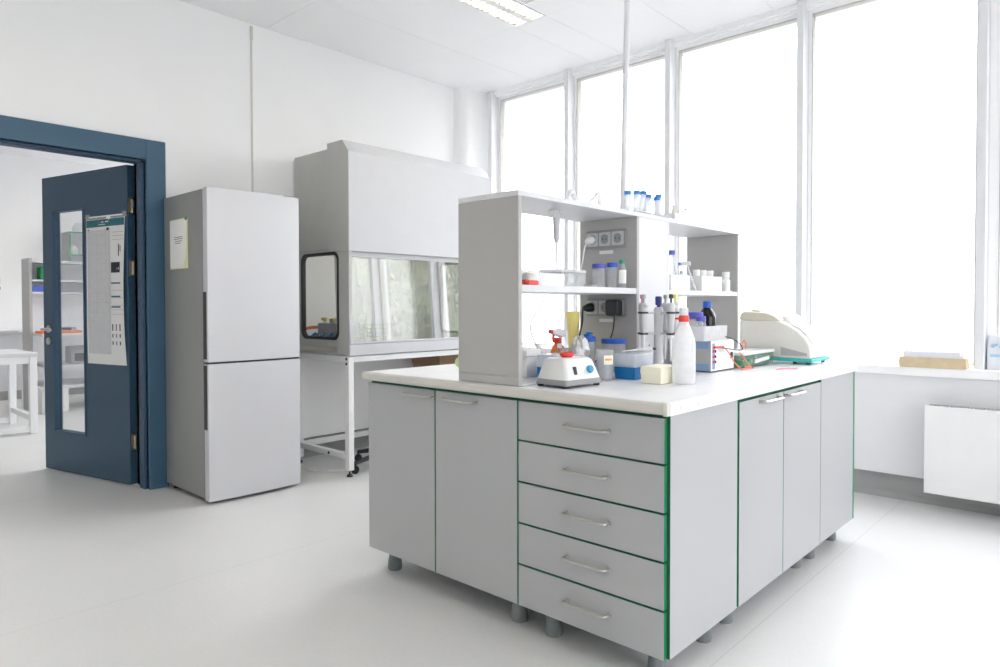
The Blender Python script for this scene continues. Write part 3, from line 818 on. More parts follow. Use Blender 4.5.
# wash bottle
t = thing('wash_bottle', 'tall white plastic bottle with a red collar beside the cream box', 'bottle', (-.205, .492, ZB))
obj('body', MB().lathe([(0, 0), (.040, 0), (.043, .006), (.043, .15), (.040, .168), (.028, .20), (.018, .228), (.0155, .24), (0, .24)], seg=28), 'whitep', t)
obj('collar', MB().lathe([(.0185, .232), (.0195, .236), (.0195, .252), (.017, .256)], seg=20).box(-.034, -.015, -.004, .004, .240, .247), 'red', t)
obj('cap', MB().lathe([(.0165, .256), (.0165, .278), (.015, .284), (0, .285)], seg=20), 'whitep', t)

# pipette stand
ps = thing('pipette_stand', 'round carousel pipette stand with a navy grip before the closed shelf panel', 'pipette stand', (-.470, .772, ZB))
obj('base', MB().lathe([(0, 0), (.062, 0), (.064, .006), (.058, .014), (.026, .020), (0, .02)], seg=28), 'pip', ps)
obj('column', MB().lathe([(.024, .019), (.020, .10), (.0185, .20), (.021, .27), (.016, .286)], seg=18), 'pip', ps)
obj('grip', MB().lathe([(.0075, .286), (.0075, .293), (.0135, .296), (.0145, .325), (.0125, .332), (0, .333)], seg=16), 'navy', ps)
angs = [math.radians(a) for a in (195, 240, 345, 40, 95)]
for a in angs:
    for z in (.262, .172):
        ar = obj('holder_arm', MB().cyl((.018*math.cos(a), .018*math.sin(a), z), (.056*math.cos(a), .056*math.sin(a), z), .005, seg=8), 'pip', ps)
        obj('holder_ring', MB().lathe([(.0176, -.004), (.0196, -.004), (.0196, .004), (.0176, .004), (.0176, -.004)], (.072*math.cos(a), .072*math.sin(a), z), 16, cap=False), 'dark', ar)
caps = ['pink', 'grey', 'dark', 'yellow', 'grey']
where = ['with a pink button', 'with a grey button beside the pink one', 'with a dark button', 'with a yellow button', 'hung behind the column of the stand']
for a, cp, wh in zip(angs, caps, where):
    pipette((-.470+.072*math.cos(a), .772+.072*math.sin(a), ZB+.172), (0, 0, a), 'grey pipette %s in the carousel stand' % wh, cp, 'pipettes in the carousel stand')

# power supplies
def power_supply(loc, rz, label, leads=True):
    t = thing('power_supply', label, 'power supply', loc, rz)
    W_, L_, H_ = .088, .235, .138
    obj('housing', MB().box(-W_, 0, 0, L_, .004, H_, 0, {'+x': 1}), ['grey', 'white'], t, bevel=.003)
    obj('side_label', MB().box(-W_*.78, -W_*.12, -.0012, .0002, H_-.036, H_-.006).box(-W_*.78, -W_*.12, -.0012, .0002, .006, .036), 'patch', t, smooth=False)
    obj('front_strip', MB().box(-.0002, .0012, .012, .038, .012, H_-.012), 'patch', t, smooth=False)
    b = MB()
    for z in (.045, .068, .091):
        b.cyl((0, .018, z), (.006, .018, z), .006, m=0, seg=12).cyl((0, .034, z), (.006, .034, z), .006, m=1, seg=12)
    obj('jack', b, ['red', 'inkd'], t)
    obj('display', MB().box(-.0002, .0015, .07, .13, .085, .108), 'paperg', t, smooth=False)
    obj('rocker_switch', MB().box(0, .006, .195, .212, .052, .080), 'blackp', t, bevel=.001)
    obj('foot', MB().box(-W_+.006, -.006, .01, L_-.01, 0, .005), 'black', t)
    return t
power_supply((-.312, .946, ZB), 0, 'white power supply with red jacks beside the green gel tank')
power_supply((-.506, 1.085, ZB), 0, 'grey power supply behind the pipette stand, next to the closed shelf panel')
t = thing('test_lead', 'red test lead plugged into the front of the white power supply', 'test lead', (0, 0, 0))
obj('plug', MB().cyl((-.3045, .964, 1.012), (-.300, 1.04, 1.011), .0055), 'red', t)
obj('wire', MB().tube([(-.300, 1.04, 1.011), (-.294, 1.08, .985), (-.286, 1.13, .935), (-.270, 1.17, .9055), (-.26, 1.22, .9045), (-.255, 1.26, .9045), (-.27, 1.29, .905), (-.28, 1.26, .9048), (-.275, 1.21, .9048), (-.268, 1.245, .911), (-.27, 1.272, .905), (-.274, 1.24, .93), (-.277, 1.20, .96), (-.29, 1.185, .978)], .0024), 'coral', t)
t = tag(obj('black_lead', MB().tube([(-.3045, .98, 1.012), (-.290, 1.08, 1.00), (-.268, 1.15, .992), (-.267, 1.165, 1.004), (-.285, 1.15, 1.03), (-.31, 1.10, 1.052), (-.33, 1.03, 1.049)], .0022), 'black'), 'thin black lead looping over the white power supply', 'lead')

# tray with bottles on the power supply
t = thing('plastic_tray', 'white translucent tray of bottles standing on the white power supply', 'tray', (-.448, .885, 1.0403))
o1 = loft((0, .135, 0, .225), 0, (-.003, .138, -.003, .228), .064, .01)
bmesh.ops.delete(o1.bm, geom=[f for f in o1.bm.faces if f.normal.z > .9 or (all(abs(v.co.z-.064) < 1e-5 for v in f.verts))], context='FACES')
o1.rings([[(x, y, .064) for x, y in rrect(-.003, .138, -.003, .228, .01, 4)], [(x, y, .064) for x, y in rrect(.0, .135, .0, .225, .009, 4)], [(x, y, .003) for x, y in rrect(.003, .132, .003, .222, .009, 4)]], 0, False)
obj('tub', o1, 'whitep', t)
def lab_bottle(loc, r, hgt, cap, label, glass='glass', caph=.026, capr=None):
    t = thing('lab_bottle', label, 'bottle', loc)
    cr = capr or r*.42
    obj('body', MB().lathe([(0, 0), (r*.92, 0), (r, r*.1), (r, hgt*.55), (r*.85, hgt*.68), (cr*.85, hgt*.82), (cr*.82, hgt-caph*.5), (0, hgt-caph*.5)], seg=24), glass, t)
    obj('cap', MB().lathe([(cr, hgt-caph), (cr*1.02, hgt-caph*.9), (cr, hgt-.002), (cr*.9, hgt), (0, hgt)], seg=24), cap, t)
    return t
lab_bottle((-.386, 1.058, 1.0437), .040, .170, 'bluecap', 'dark amber bottle with a blue cap in the white tray', 'amber', .030, .019)
lab_bottle((-.402, .965, 1.0437), .041, .122, 'violet', 'wide-mouth clear bottle with a big violet cap in the white tray', 'glass', .030, .039)
lab_bottle((-.345, .915, 1.0437), .024, .104, 'violet', 'small clear bottle with a violet cap in the white tray', 'glass', .022, .021)

# gel tank
t = thing('gel_tank', 'electrophoresis gel tank with green buffer beside the beige thermal cycler', 'gel tank', (-.43, 1.225, ZB))
GW, GL = .145, .36
b = MB()
b.box(0, GW, 0, GL, .004, .008)
for bx in ((0, .003, 0, GL), (GW-.003, GW, 0, GL), (.003, GW-.003, 0, .003), (.003, GW-.003, GL-.003, GL)): b.box(*bx, .008, .058)
obj('tank', b, 'greenp', t, bevel=.001)
obj('buffer', MB().prism(rrect(.005, GW-.005, .005, .125, .02), 'z', .0085, .036).prism(rrect(.03, GW-.005, .285, GL-.03, .02), 'z', .0085, .020), 'liq', t)
obj('gel_tray', MB().prism([(.128, .034), (.30, .044), (.30, .026), (.128, .016)], 'x', .01, GW+.004), 'white', t, bevel=.002)
obj('lid', MB().box(-.005, GW+.005, -.006, GL+.004, .060, .074), 'white', t, bevel=.003)
obj('knob', MB().cyl((GW, .122, .045), (GW+.008, .122, .045), .007), 'grey', t)
obj('lead_loop', MB().tube([(.05, .215, .074), (.045, .215, .10), (.05, .228, .118), (.055, .24, .10), (.05, .243, .074)], .0026), 'coral', t)
for y in (.01, GL-.03): obj('foot', MB().box(.01, GW-.01, y, y+.02, 0, .004), 'grey', t)

# thermal cycler
t = thing('thermal_cycler', 'off-white thermal cycler with a beige lid and a teal base line on the worktop end', 'thermal cycler', (0, 0, 0))
TY0, TY1 = 1.622, 1.885
zt = ZB
P = [(-.478, zt+.028), (-.118, zt+.028), (-.119, .97), (-.128, 1.00), (-.150, 1.035), (-.185, 1.068), (-.225, 1.092), (-.27, 1.113), (-.30, 1.12), (-.478, 1.118)]
body = obj('housing', MB().prism(P, 'y', TY0, TY1), 'instr', t, bevel=.008, seg=3)
obj('base_line', MB().box(-.474, -.112, TY0-.003, TY1+.003, zt+.012, zt+.0285), 'tealp', t, bevel=.003)
P = [(-.482, 1.1185), (-.27, 1.1135), (-.272, 1.122), (-.30, 1.143), (-.335, 1.155), (-.455, 1.163), (-.470, 1.15)]
obj('heated_lid', MB().prism(P, 'y', TY0-.004, TY1-.05), 'beige', t, bevel=.006, seg=3)
obj('lid_latch', MB().box(-.445, -.40, TY0+.07, TY0+.15, 1.1585, 1.172), 'beige', t, bevel=.004)
obj('lid_wheel', MB().lathe([(.066, 0), (.066, .035), (.060, .046), (.045, .053), (.02, .056), (0, .0565)], (-.285, TY0+.15, 1.092), 32), 'white', t)
b = MB()
prof = [(-.235, 1.0905), (-.19, 1.0685), (-.155, 1.036), (-.132, 1.002)]
prof = [(x-.004, z-.004) for x, z in prof]
off = [(-.228, 1.103), (-.182, 1.081), (-.145, 1.046), (-.120, 1.006)]
b.prism(prof + off[::-1], 'y', TY0+.045, TY1-.03)
obj('keypad', b, 'white', t, bevel=.003)
obj('vent_grille', MB().prism([(-.262, .943), (-.135, .943), (-.135, .957), (-.262, .985)], 'y', TY0-.0015, TY0+.002).box(-.255, -.14, TY0-.0025, TY0-.0012, .954, .957), 'grey', t, smooth=False)
for x in (-.20, -.135):
    for y in (TY0+.02, TY1-.03):
        obj('foot', MB().cyl((x, y, zt), (x, y, zt+.0125), .010), 'dark', t)
for y in (TY0+.03, TY1-.03): obj('foot', MB().cyl((-.44, y, zt), (-.44, y, zt+.0125), .010), 'dark', t)

t = thing('tweezers', 'pink plastic tweezers lying on the worktop near the thermal cycler', 'tweezers', (-.125, 1.31, ZB), .15)
obj('arms', MB().tube([(-.03, -.035, .0022), (.0, .0, .003), (.045, .035, .0022)], .0022, seg=6).tube([(-.033, -.032, .0022), (-.015, .01, .003), (.035, .045, .0022)], .0022, seg=6), 'pink', t)

# ------------------------------------------------------------------ lower compartment clutter (behind the mixer)
t = thing('carton_box', 'white lidded carton standing just inside the lower shelf bay', 'box', (-.89, .235, zb+.0035))
obj('box', MB().box(0, .128, 0, .085, 0, .082), 'whitem', t, bevel=.002)
obj('lid', MB().box(-.004, .132, -.004, .089, .083, .112), 'whitem', t, bevel=.004)
t = thing('spray_bottle', 'spray bottle with a white trigger head and red nozzle in the lower shelf bay', 'spray bottle', (-.80, .492, zb+.0035))
obj('body', MB().lathe([(0, 0), (.032, 0), (.034, .005), (.034, .085), (.026, .11), (.014, .125), (0, .125)], seg=20), 'orange', t)
obj('collar', MB().cyl((0, 0, .122), (0, 0, .150), .017), 'red', t)
obj('trigger_head', MB().prism([(-.045, .168), (.018, .150), (.038, .155), (.046, .164), (.030, .184), (.0, .192), (-.045, .186)], 'x', -.012, .012), 'white', t, bevel=.005, rot=None)
obj('nozzle', MB().cyl((0, -.044, .178), (0, -.058, .178), .009), 'red', t)
obj('trigger', MB().tube([(0, -.03, .168), (0, -.034, .150), (0, -.030, .132)], .006), 'red', t)
for i, (x, y) in enumerate([(-.735, .42), (-.80, .36)]):
    t = thing('glass_vial', ['small clear vial with a cork-pale stopper beside the spray bottle', 'small clear vial close behind the white lidded carton'][i], 'vial', (x, y, zb+.0035))
    obj('body', MB().lathe([(0, 0), (.014, 0), (.015, .09), (.010, .105), (.010, .115)], seg=14), 'glass', t)
    obj('stopper', MB().cyl((0, 0, .112), (0, 0, .13), .011), 'whitem', t)
def foil(loc, r, s, label):
    mb = MB().ball((0, 0, r*s[2]*1.08), r, 0, s, 20, .11)
    o = obj('foil_wrapped_flask', mb, 'foil', None, loc=loc, smooth=False); tag(o, label, 'foil')
    return o
foil((-.655, .450, zb+.006), .052, (.84, .84, 1.5), 'tall crumpled foil-wrapped flask behind the vortex mixer')
foil((-.74, .472, zb+.006), .038, (.9, .9, 1.35), 'low crumpled foil-wrapped bundle beside the spray bottle')
def jar(loc, w_, h_, label, cap='bluecap', capw=None, inner=None):
    t = thing('plastic_jar', label, 'jar', loc)
    obj('body', MB().lathe([(0, 0), (w_*.93, 0), (w_, .004), (w_, h_-.016), (0, h_-.016)], seg=24), 'plast', t)
    cw = capw or w_*1.06
    obj('lid', MB().lathe([(cw*.98, h_-.020), (cw, h_-.017), (cw, h_-.002), (cw*.95, h_), (0, h_)], seg=24), cap, t)
    if inner:
        b = MB()
        for k in range(7):
            a = k*.9; b.cyl((w_*.5*math.cos(a), w_*.5*math.sin(a), .02+.008*k), (w_*.5*math.cos(a+.6), w_*.5*math.sin(a+.6), .055+.006*k), .007, m=k % 2)
        obj('contents', b, inner, t)
    return t
jar((-.72, .578, zb+.0035), .046, .154, 'wide clear jar of blue tubes with a blue lid in the lower shelf bay', inner=['navy', 'bluelight'])
jar((-.645, .690, zb+.0035), .052, .143, 'wide clear jar with a blue lid nearest the lower socket strip', inner=['plast', 'orange'])
t = tag(obj('loose_caps', MB().lathe([(.018, 0), (.018, .010), (.015, .012), (0, .012)], (0, 0, 0), 16).lathe([(.015, .012), (.015, .02), (0, .021)], (.008, .002, 0), 16), 'bluebox', None, loc=(-.712, .59, zb+.1580)), 'loose blue caps lying on the lid of the jar of blue tubes', 'cap')  # two loose blue screw caps, one on the other
t = thing('beaker', 'tall clear plastic beaker with a small printed label beside the vortex mixer', 'beaker', (-.500, .405, ZB))
obj('wall', MB().lathe([(.030, 0), (.032, .005), (.034, .115), (.036, .118), (.033, .116), (.030, .006)], seg=24), 'plast', t)
LB = MB()
for k in range(6):
    a0 = math.radians(-62+12*k); a1 = a0+math.radians(12)
    LB.face([(.0345*math.cos(a0), .0345*math.sin(a0), .062), (.0345*math.cos(a1), .0345*math.sin(a1), .062), (.0352*math.cos(a1), .0352*math.sin(a1), .098), (.0352*math.cos(a0), .0352*math.sin(a0), .098)])
lo = obj('label_sticker', LB, 'cream', t)
LB = MB()
for k in range(4):
    a0 = math.radians(-52+12*k); a1 = a0+math.radians(9)
    LB.face([(.0352*math.cos(a0), .0352*math.sin(a0), .078), (.0352*math.cos(a1), .0352*math.sin(a1), .078), (.0354*math.cos(a1), .0354*math.sin(a1), .086), (.0354*math.cos(a0), .0354*math.sin(a0), .086)])
obj('print', LB, 'orange', lo)
t = thing('waste_bag', 'yellow waste bag standing open behind the lower shelf bay', 'bag', (-.84, .655, zb+.0035))
rs = []
for z, r0 in ((0, .020), (.08, .021), (.17, .025), (.245, .031), (.262, .033)):
    rs.append([((r0+.0018*math.sin(5*a+z*30))*math.cos(a), (r0+.0018*math.sin(5*a+z*30))*math.sin(a), z) for a in [2*PI*i/28 for i in range(28)]])
bb = MB().rings(rs, 0, False); bb.bm.faces.new([v for v in bb.bm.verts][:28][::-1])
obj('bag_wall', bb, 'yellow', t)
t = tag(obj('rubber_bulb', MB().ball((0, 0, .026), .026, 0, (1, 1, 1), 16).lathe([(.012, .048), (.008, .062), (.008, .075)], (0, 0, 0), 14), 'lime', None, loc=(-1.30, .385, ZB)), 'pale green rubber pipette bulb on the worktop behind the shaded shelf end', 'pipette bulb')

# ------------------------------------------------------------------ middle shelf things
ZM = 1.2725
t = thing('glove_pack', 'pale blue and white plastic packet on the middle shelf by the end panel', 'packet', (-.80, .10, ZM))
obj('packet', loft((-.06, .10, -.04, .17), 0, (-.05, .09, -.03, .16), .062, .02, steps=((0, 0), (.5, -.004), (.9, 0), (1, .012))), 'frost', t)
obj('print', MB().box(-.03, .105, -.03, .06, .012, .040), 'bluelight', t, bevel=.004)
t = tag(obj('red_clip', MB().box(-.02, .02, -.03, .03, 0, .017).box(-.012, .012, -.036, -.02, .004, .020), 'red', None, bevel=.004, loc=(-.628, .098, ZM)), 'small red plastic clip at the front of the middle shelf', 'clip')
t = thing('clear_box', 'clear plastic box with blue side marks in the middle of the shelf', 'box', (-.80, .36, ZM))
obj('box', loft((0, .12, 0, .17), 0, (-.002, .122, -.002, .172), .06, .008), 'plast', t)
obj('lid', loft((-.004, .124, -.004, .174), .06, (-.002, .122, -.002, .172), .072, .008), 'frost', t)
t = tag(obj('grey_pouch', loft((-.03, .03, -.04, .04), 0, (-.02, .02, -.025, .025), .05, .012, steps=((0, 0), (.5, -.003), (.9, .002), (1, .008))), 'edge', None, loc=(-.69, .165, ZM)), 'small pale grey rounded pouch beside the blue packet', 'pouch')
for i, (x, y, r_, h_, cap, lab) in enumerate([(-.70, .655, .028, .106, 'violet', 'squat clear jar with a violet-blue lid below the upper socket strip'), (-.672, .718, .0225, .112, 'bluecap', 'clear jar with a bright blue lid beside the violet-lidded jar')]):
    jar((x, y, ZM), r_, h_, lab, cap)
t = thing('labelled_bottle', 'narrow bottle with a green cap and white label on the middle shelf', 'bottle', (-.64, .748, ZM))
obj('body', MB().lathe([(0, 0), (.018, 0), (.019, .004), (.019, .085), (.012, .098), (.012, .112)], seg=18), 'plast', t)
obj('cap', MB().cyl((0, 0, .108), (0, 0, .124), .0135), 'greencap', t)
LB = MB()
for k in range(6):
    a0 = math.radians(-100+20*k); a1 = a0+math.radians(20)
    LB.face([(.0197*math.cos(a0), .0197*math.sin(a0), .020), (.0197*math.cos(a1), .0197*math.sin(a1), .020), (.0197*math.cos(a1), .0197*math.sin(a1), .080), (.0197*math.cos(a0), .0197*math.sin(a0), .080)])
obj('label_sticker', LB, 'paper', t)
for i, (x, y) in enumerate([(-.655, .53), (-.665, .592)]):
    tag(obj('petri_dish', MB().lathe([(0, 0), (.028, 0), (.028, .007), (.0295, .0072), (.0295, .010), (0, .010)], (0, 0, 0), 22), 'plast', None, loc=(x, y, ZM)),
        ['clear petri dish lying nearest the shelf front edge', 'clear petri dish lying just before the violet-lidded jar'][i], 'petri dish', 'petri dishes on the middle shelf')
# pipette hanging under the top board
pipette((-.75, .417, 1.462), (0, 0, .4), 'grey pipette hanging point-down from the top board of the shelf', 'grey')
tag(obj('pipette_hook', MB().box(-.02, .012, -.03, .03, .022, .0285).box(-.018, .010, -.022, -.0185, -.002, .024).box(-.018, .010, .0185, .022, -.002, .024), 'white', None, loc=(-.75, .417, SZ-.02-.029), bevel=.001), 'white hook under the top board holding the hanging pipette', 'hook')

# top of the shelf
ZT = SZ+.0005
for i, (x, y, rz, lab) in enumerate([(-.72, .475, .3, 'white curved plastic scoop on the shelf top'), (-.70, .610, -.2, 'white folded plastic scoop with a grey tip on the shelf top')]):
    t = thing('plastic_scoop', lab, 'scoop', (x, y, ZT), rz)
    mb = MB()
    pts = [(0, -.055, .004), (0, -.02, .05), (0, .02, .062), (0, .05, .035), (0, .058, .004)] if i == 0 else [(0, -.05, .004), (0, .0, .045), (0, .035, .072), (0, .04, .040), (0, .048, .004)]
    mb.tube(pts, [.006, .009, .012, .012, .010, .008] if i == 0 else [.006, .008, .009, .010, .011, .008], seg=10)
    obj('blade', mb, 'whitep', t)
    if i: obj('tip', MB().cyl((0, .03, .004), (0, .06, .004), .004), 'grey', t)
t = thing('service_pole', 'white service pole rising from the shelf top to the ceiling', 'pole', (-.84, 1.068, ZT))
obj('tube', MB().cyl((0, 0, 0), (.0, .058, CZ-ZT-.02), .0145, seg=20), 'post', t)
obj('ceiling_collar', MB().cyl((.0, .058, CZ-ZT-.022), (.0, .058, CZ-ZT-.001), .04, seg=24), 'white', t)
obj('base_collar', MB().cyl((0, 0, 0), (0, 0, .006), .03, seg=24), 'white', t)
t = tag(obj('plastic_bag', loft((-.01, .01, -.05, .05), .03, (-.006, .006, -.025, .025), .22, .005, steps=((0, .004), (.15, 0), (.5, -.008), (.85, 0), (1, .004))), 'pane', None, loc=(-.882, 1.085, ZT-.03)), 'thin clear plastic bag leaning against the service pole', 'bag')
rk = thing('tube_tray', 'flat white tray of blue-capped tubes on the shelf top', 'tray', (-.715, 1.045, ZT))
rb = MB().box(-.06, .06, -.16, .185, 0, .008).box(-.06, .06, -.16, .185, .018, .022)
for x in (-.056, .056):
    for y in (-.15, .175): rb.box(x-.004, x+.004, y-.004, y+.004, .007, .019)
obj('tray_base', rb, 'whitep', rk)
tl = ['first blue-capped tube of the tray, next to the service pole', 'blue-capped tube leaning on the first tube by the pole', 'tallest tilted blue-capped tube in the middle of the tray', 'tilted blue-capped tube just past the middle of the tray', 'shorter tube with a light blue cap', 'last blue-capped tube, next to the white box']
tubes = [(.0, -.130, .0, .100), (.012, -.080, .1, .106), (.0, -.012, .22, .116), (-.01, .050, .25, .108), (.02, .105, .0, .096), (.0, .160, -.04, .116)]
for (x, y, tilt, hh), lab in zip(tubes, tl):
    t = thing('capped_tube', lab + ' on the shelf top', 'tube', (-.715+x, 1.045+y, ZT+.0235), 0, 'blue-capped tubes on the shelf top')
    t.rotation_euler = (-tilt, 0, 0)
    z_ = .004 if tilt else 0
    obj('tube', MB().lathe([(.008, z_), (.0145, .016), (.0145, hh-.02), (0, hh-.02)], seg=14), 'frost', t)
    obj('cap', MB().cyl((0, 0, hh-.022), (0, 0, hh-.006), .0172, seg=16), 'tubeblue', t)
t = thing('open_box', 'small white open box on the shelf top beyond the tube tray', 'box', (-.70, 1.315, ZT))
b = MB().box(-.055, .055, -.075, .075, 0, .004)
for bx in ((-.055, -.051, -.075, .075), (.051, .055, -.075, .075), (-.051, .051, -.075, -.071), (-.051, .051, .071, .075)): b.box(*bx, .004, .042)
obj('box', b, 'whitem', t)
obj('stick', MB().cyl((0, 0, .005), (.0, .02, .088), .008), 'beige', t)
t = thing('small_burner', 'small clear device with a dark base at the far end of the shelf top', 'burner', (-.70, 1.455, ZT))
obj('base', MB().lathe([(0, 0), (.026, 0), (.026, .012), (.016, .022), (0, .022)], seg=18).cyl((0, .0, .012), (.0, .034, .02), .007), 'dark', t)
obj('body', MB().lathe([(.012, .022), (.013, .045), (.007, .060), (.007, .082)], seg=14), 'glass', t)
obj('cap', MB().lathe([(.010, .082), (.011, .088), (0, .09)], seg=14).cyl((0, 0, .086), (0, .024, .088), .003), 'pip', t)

# right bay of the middle shelf
ZR = 1.2705
def erlen(loc, r, hgt, cap, label):
    t = thing('conical_flask', label, 'flask', loc)
    nr = r*.30
    obj('body', MB().lathe([(0, 0), (r*.95, 0), (r, .006), (r*.9, hgt*.15), (nr, hgt*.72), (nr, hgt*.94), (nr*1.15, hgt*.96)], seg=22), 'glass', t)
    if cap: obj('cap', MB().cyl((0, 0, hgt*.9), (0, 0, hgt), nr*1.35, seg=18), cap, t)
    else: obj('foil_cap', MB().lathe([(nr*1.5, hgt*.86), (nr*1.35, hgt*.99), (0, hgt)], seg=18), 'frost', t)
    return t
erlen((-.81, 1.505, ZR), .050, .222, 'violet', 'conical flask with a violet cap at the back of the right shelf bay')
erlen((-.668, 1.400, ZR), .058, .152, None, 'wide conical flask with a covered mouth at the front of the shelf bay')
t = thing('small_carton', 'low plain white box in front of the violet-capped flask on the shelf', 'box', (-.658, 1.255, ZR))
obj('box', MB().box(-.005, .050, -.12, .075, 0, .070), 'whitem', t, bevel=.002)
obj('lid_flap', MB().box(-.007, .052, -.122, .077, .0705, .074), 'whitem', t, bevel=.001)
for i, (x, y, h_) in enumerate([(-.84, 1.66, .165), (-.85, 1.70, .118)]):
    t = thing('sample_vial', ['taller clear vial with a blue cap behind the wide conical flask', 'shorter clear vial with a blue cap behind the wide conical flask'][i], 'vial', (x, y, ZR))
    obj('body', MB().lathe([(0, 0), (.011, 0), (.012, h_-.012), (0, h_-.012)], seg=12), 'glass', t)
    obj('cap', MB().cyl((0, 0, h_-.014), (0, 0, h_), .0095), 'bluebox', t)
t = thing('bottle_carton', 'open white carton holding small white-capped bottles on the shelf', 'carton', (-.672, 1.585, ZR))
W_, L_ = .12, .235
b = MB().box(-W_/2, W_/2, -L_/2, L_/2, 0, .003)
for bx in ((-W_/2, -W_/2+.003, -L_/2, L_/2), (W_/2-.003, W_/2, -L_/2, L_/2), (-W_/2+.003, W_/2-.003, -L_/2, -L_/2+.003), (-W_/2+.003, W_/2-.003, L_/2-.003, L_/2)): b.box(*bx, .003, .078)
obj('box', b, 'whitem', t)
obj('flap', MB().prism([(.1126, .078), (.150, .045), (.1515, .047), (.1135, .0805)], 'x', -W_/2, W_/2), 'whitem', t, smooth=False)
bl = ['white-capped small bottle in the carton, next to the wide conical flask', 'white-capped small bottle in the middle of the carton', 'white-capped small bottle with the broad cap at the carton end', 'white-capped small bottle standing outside the carton by the shelf end']
for (x, y, z, cr), lab in zip([(-.665, 1.512, ZR+.0035, .023), (-.665, 1.585, ZR+.0035, .023), (-.665, 1.655, ZR+.0035, .030), (-.630, 1.792, ZR, .026)], bl):
    t = thing('reagent_bottle', lab, 'bottle', (x, y, z))
    obj('body', MB().lathe([(0, 0), (.023, 0), (.024, .004), (.024, .062), (.016, .072), (.016, .08)], seg=18), 'white', t)
    obj('cap', MB().lathe([(cr*.78, .076), (cr*.80, .077), (cr*.80, .106), (cr*.74, .109), (0, .109)], seg=18), 'whitem', t)
tag(obj('paper_sheet', MB().prism([(-.06, .0005), (.06, .0005), (.06, .006), (.0, .003), (-.06, .002)], 'y', -.05, .05), 'paper', None, loc=(-.69, 1.825, ZR)), 'loose white paper sheet at the far end of the shelf', 'paper')

# ------------------------------------------------------------------ sill and radiator
t = thing('wooden_tray', 'pale wooden tray standing on the white window sill', 'tray', (.172, 2.867, .823))
b = MB().box(-.168, .172, -.052, .055, 0, .006)
for bx in ((-.168, .172, -.052, -.046), (-.168, .172, .049, .055), (-.168, -.160, -.046, .049), (.164, .172, -.046, .049)): b.box(*bx, .006, .060)
obj('box', b, 'wood', t, bevel=.001)
t = thing('wrapped_pack', 'white film-wrapped pack lying in the wooden tray', 'pack', (.172, 2.867, .8295))
obj('pack', loft((-.150, .150, -.040, .043), 0, (-.147, .147, -.037, .040), .094, .012, steps=((0, 0), (.5, -.002), (.92, 0), (1, .008))), 'film', t)
obj('wrap_end', MB().prism([(-.03, .03), (.03, .03), (.02, .09), (-.02, .09)], 'x', .149, .153), 'film', t)
t = thing('tissue_pack', 'white soft pack with blue print on the sill behind the far window post', 'pack', (.50, 2.955, .823))
obj('pack', loft((-.075, .09, -.022, .024), 0, (-.07, .085, -.018, .020), .195, .012, steps=((0, 0), (.3, -.003), (.7, -.002), (1, .006))), 'film', t)
b = MB()
for (x, z, r_) in ((-.045, .135, .010), (-.030, .142, .008), (-.005, .132, .011), (.03, .14, .01)): b.cyl((x, -.0245, z), (x, -.0275, z), r_, seg=14)
b.box(-.06, .07, -.0262, -.0245, .072, .088)
obj('print', b, 'palebl', t, smooth=False)

r = thing('radiator', 'white flat panel radiator on the wall under the windows', 'radiator', (.157, 2.72, 0))
RW = 1.6
obj('front_panel', MB().box(0, RW, 0, .012, .102, .613), 'white', r, bevel=.004)
obj('body', MB().box(.012, RW-.012, .013, .10, .115, .600), 'white', r, smooth=False)
b = MB()
nsl = 80
for k in range(nsl):
    x = .012+(RW-.024)*k/nsl
    b.box(x, x+.012, .012, .10, .600, .611)
obj('grille', b, ['grey'], r, smooth=False)
obj('bracket', MB().box(.2, .24, .10, .1295, .2, .5).box(1.3, 1.34, .10, .1295, .2, .5), 'grey', r)

# ------------------------------------------------------------------ ceiling light, added lamps and vent
ADDED_LAMPS = [(-2.16, -1.2, 'over the floor in front of the fridge'), (-2.16, -3.4, 'nearest the back wall on the door side'), (.9, -1.2, 'over the aisle in the middle of the lab'), (.9, -3.4, 'nearest the back wall in the middle of the lab'), (3.2, -1.2, 'by the side windows'), (3.2, -3.4, 'in the back corner by the side windows'), (-6.0, .9, 'in the next lab near the blue door'), (-8.4, -.6, 'in the next lab over its bench'), (-8.9, 1.5, 'in the next lab near its far windows'), (-5.4, -1.6, 'in the next lab over the white-framed table')]  # unseen lamps, added to brighten this lab and the next
cl = thing('ceiling_light', 'recessed louvred ceiling light strip above the safety cabinet', 'ceiling light', (-2.16, 1.32, CZ))
LW, LL = .141, .608
b = MB().box(-LW, LW, -LL, LL, .07, .075)
for bx in ((-LW, -LW+.012, -LL, LL), (LW-.012, LW, -LL, LL), (-.022, .022, -LL, LL), (-LW+.012, LW-.012, -LL, -LL+.02), (-LW+.012, LW-.012, LL-.02, LL)): b.box(*bx, -.004, .07)
obj('housing', b, 'white', cl)
for sx_o in (-.075, .075):
    b = MB()
    n = 22
    for k in range(n):
        y = -LL+.02+(2*LL-.04)*(k+.5)/n
        b.prism([(y-.008, .0), (y+.008, .0), (y+.002, .045), (y-.002, .045)], 'x', sx_o-.05, sx_o+.05)
    for q_ in (-.05, .047): b.box(sx_o+q_, sx_o+q_+.003, -LL+.02, LL-.02, 0, .06)
    lv = obj('louvre', b, 'louvre', cl, smooth=False)
    obj('lamp_tube', MB().cyl((sx_o, -LL+.03, .055), (sx_o, LL-.03, .055), .010), 'lamp', lv)
for (x, y, w_) in ADDED_LAMPS:
    dup(cl, (x, y, CZ-.08), label='added louvred ceiling lamp ' + w_)
cv = thing('ceiling_vent', 'square white ceiling air vent next to the light strip', 'vent', (-1.72, 1.40, CZ))
b = MB()
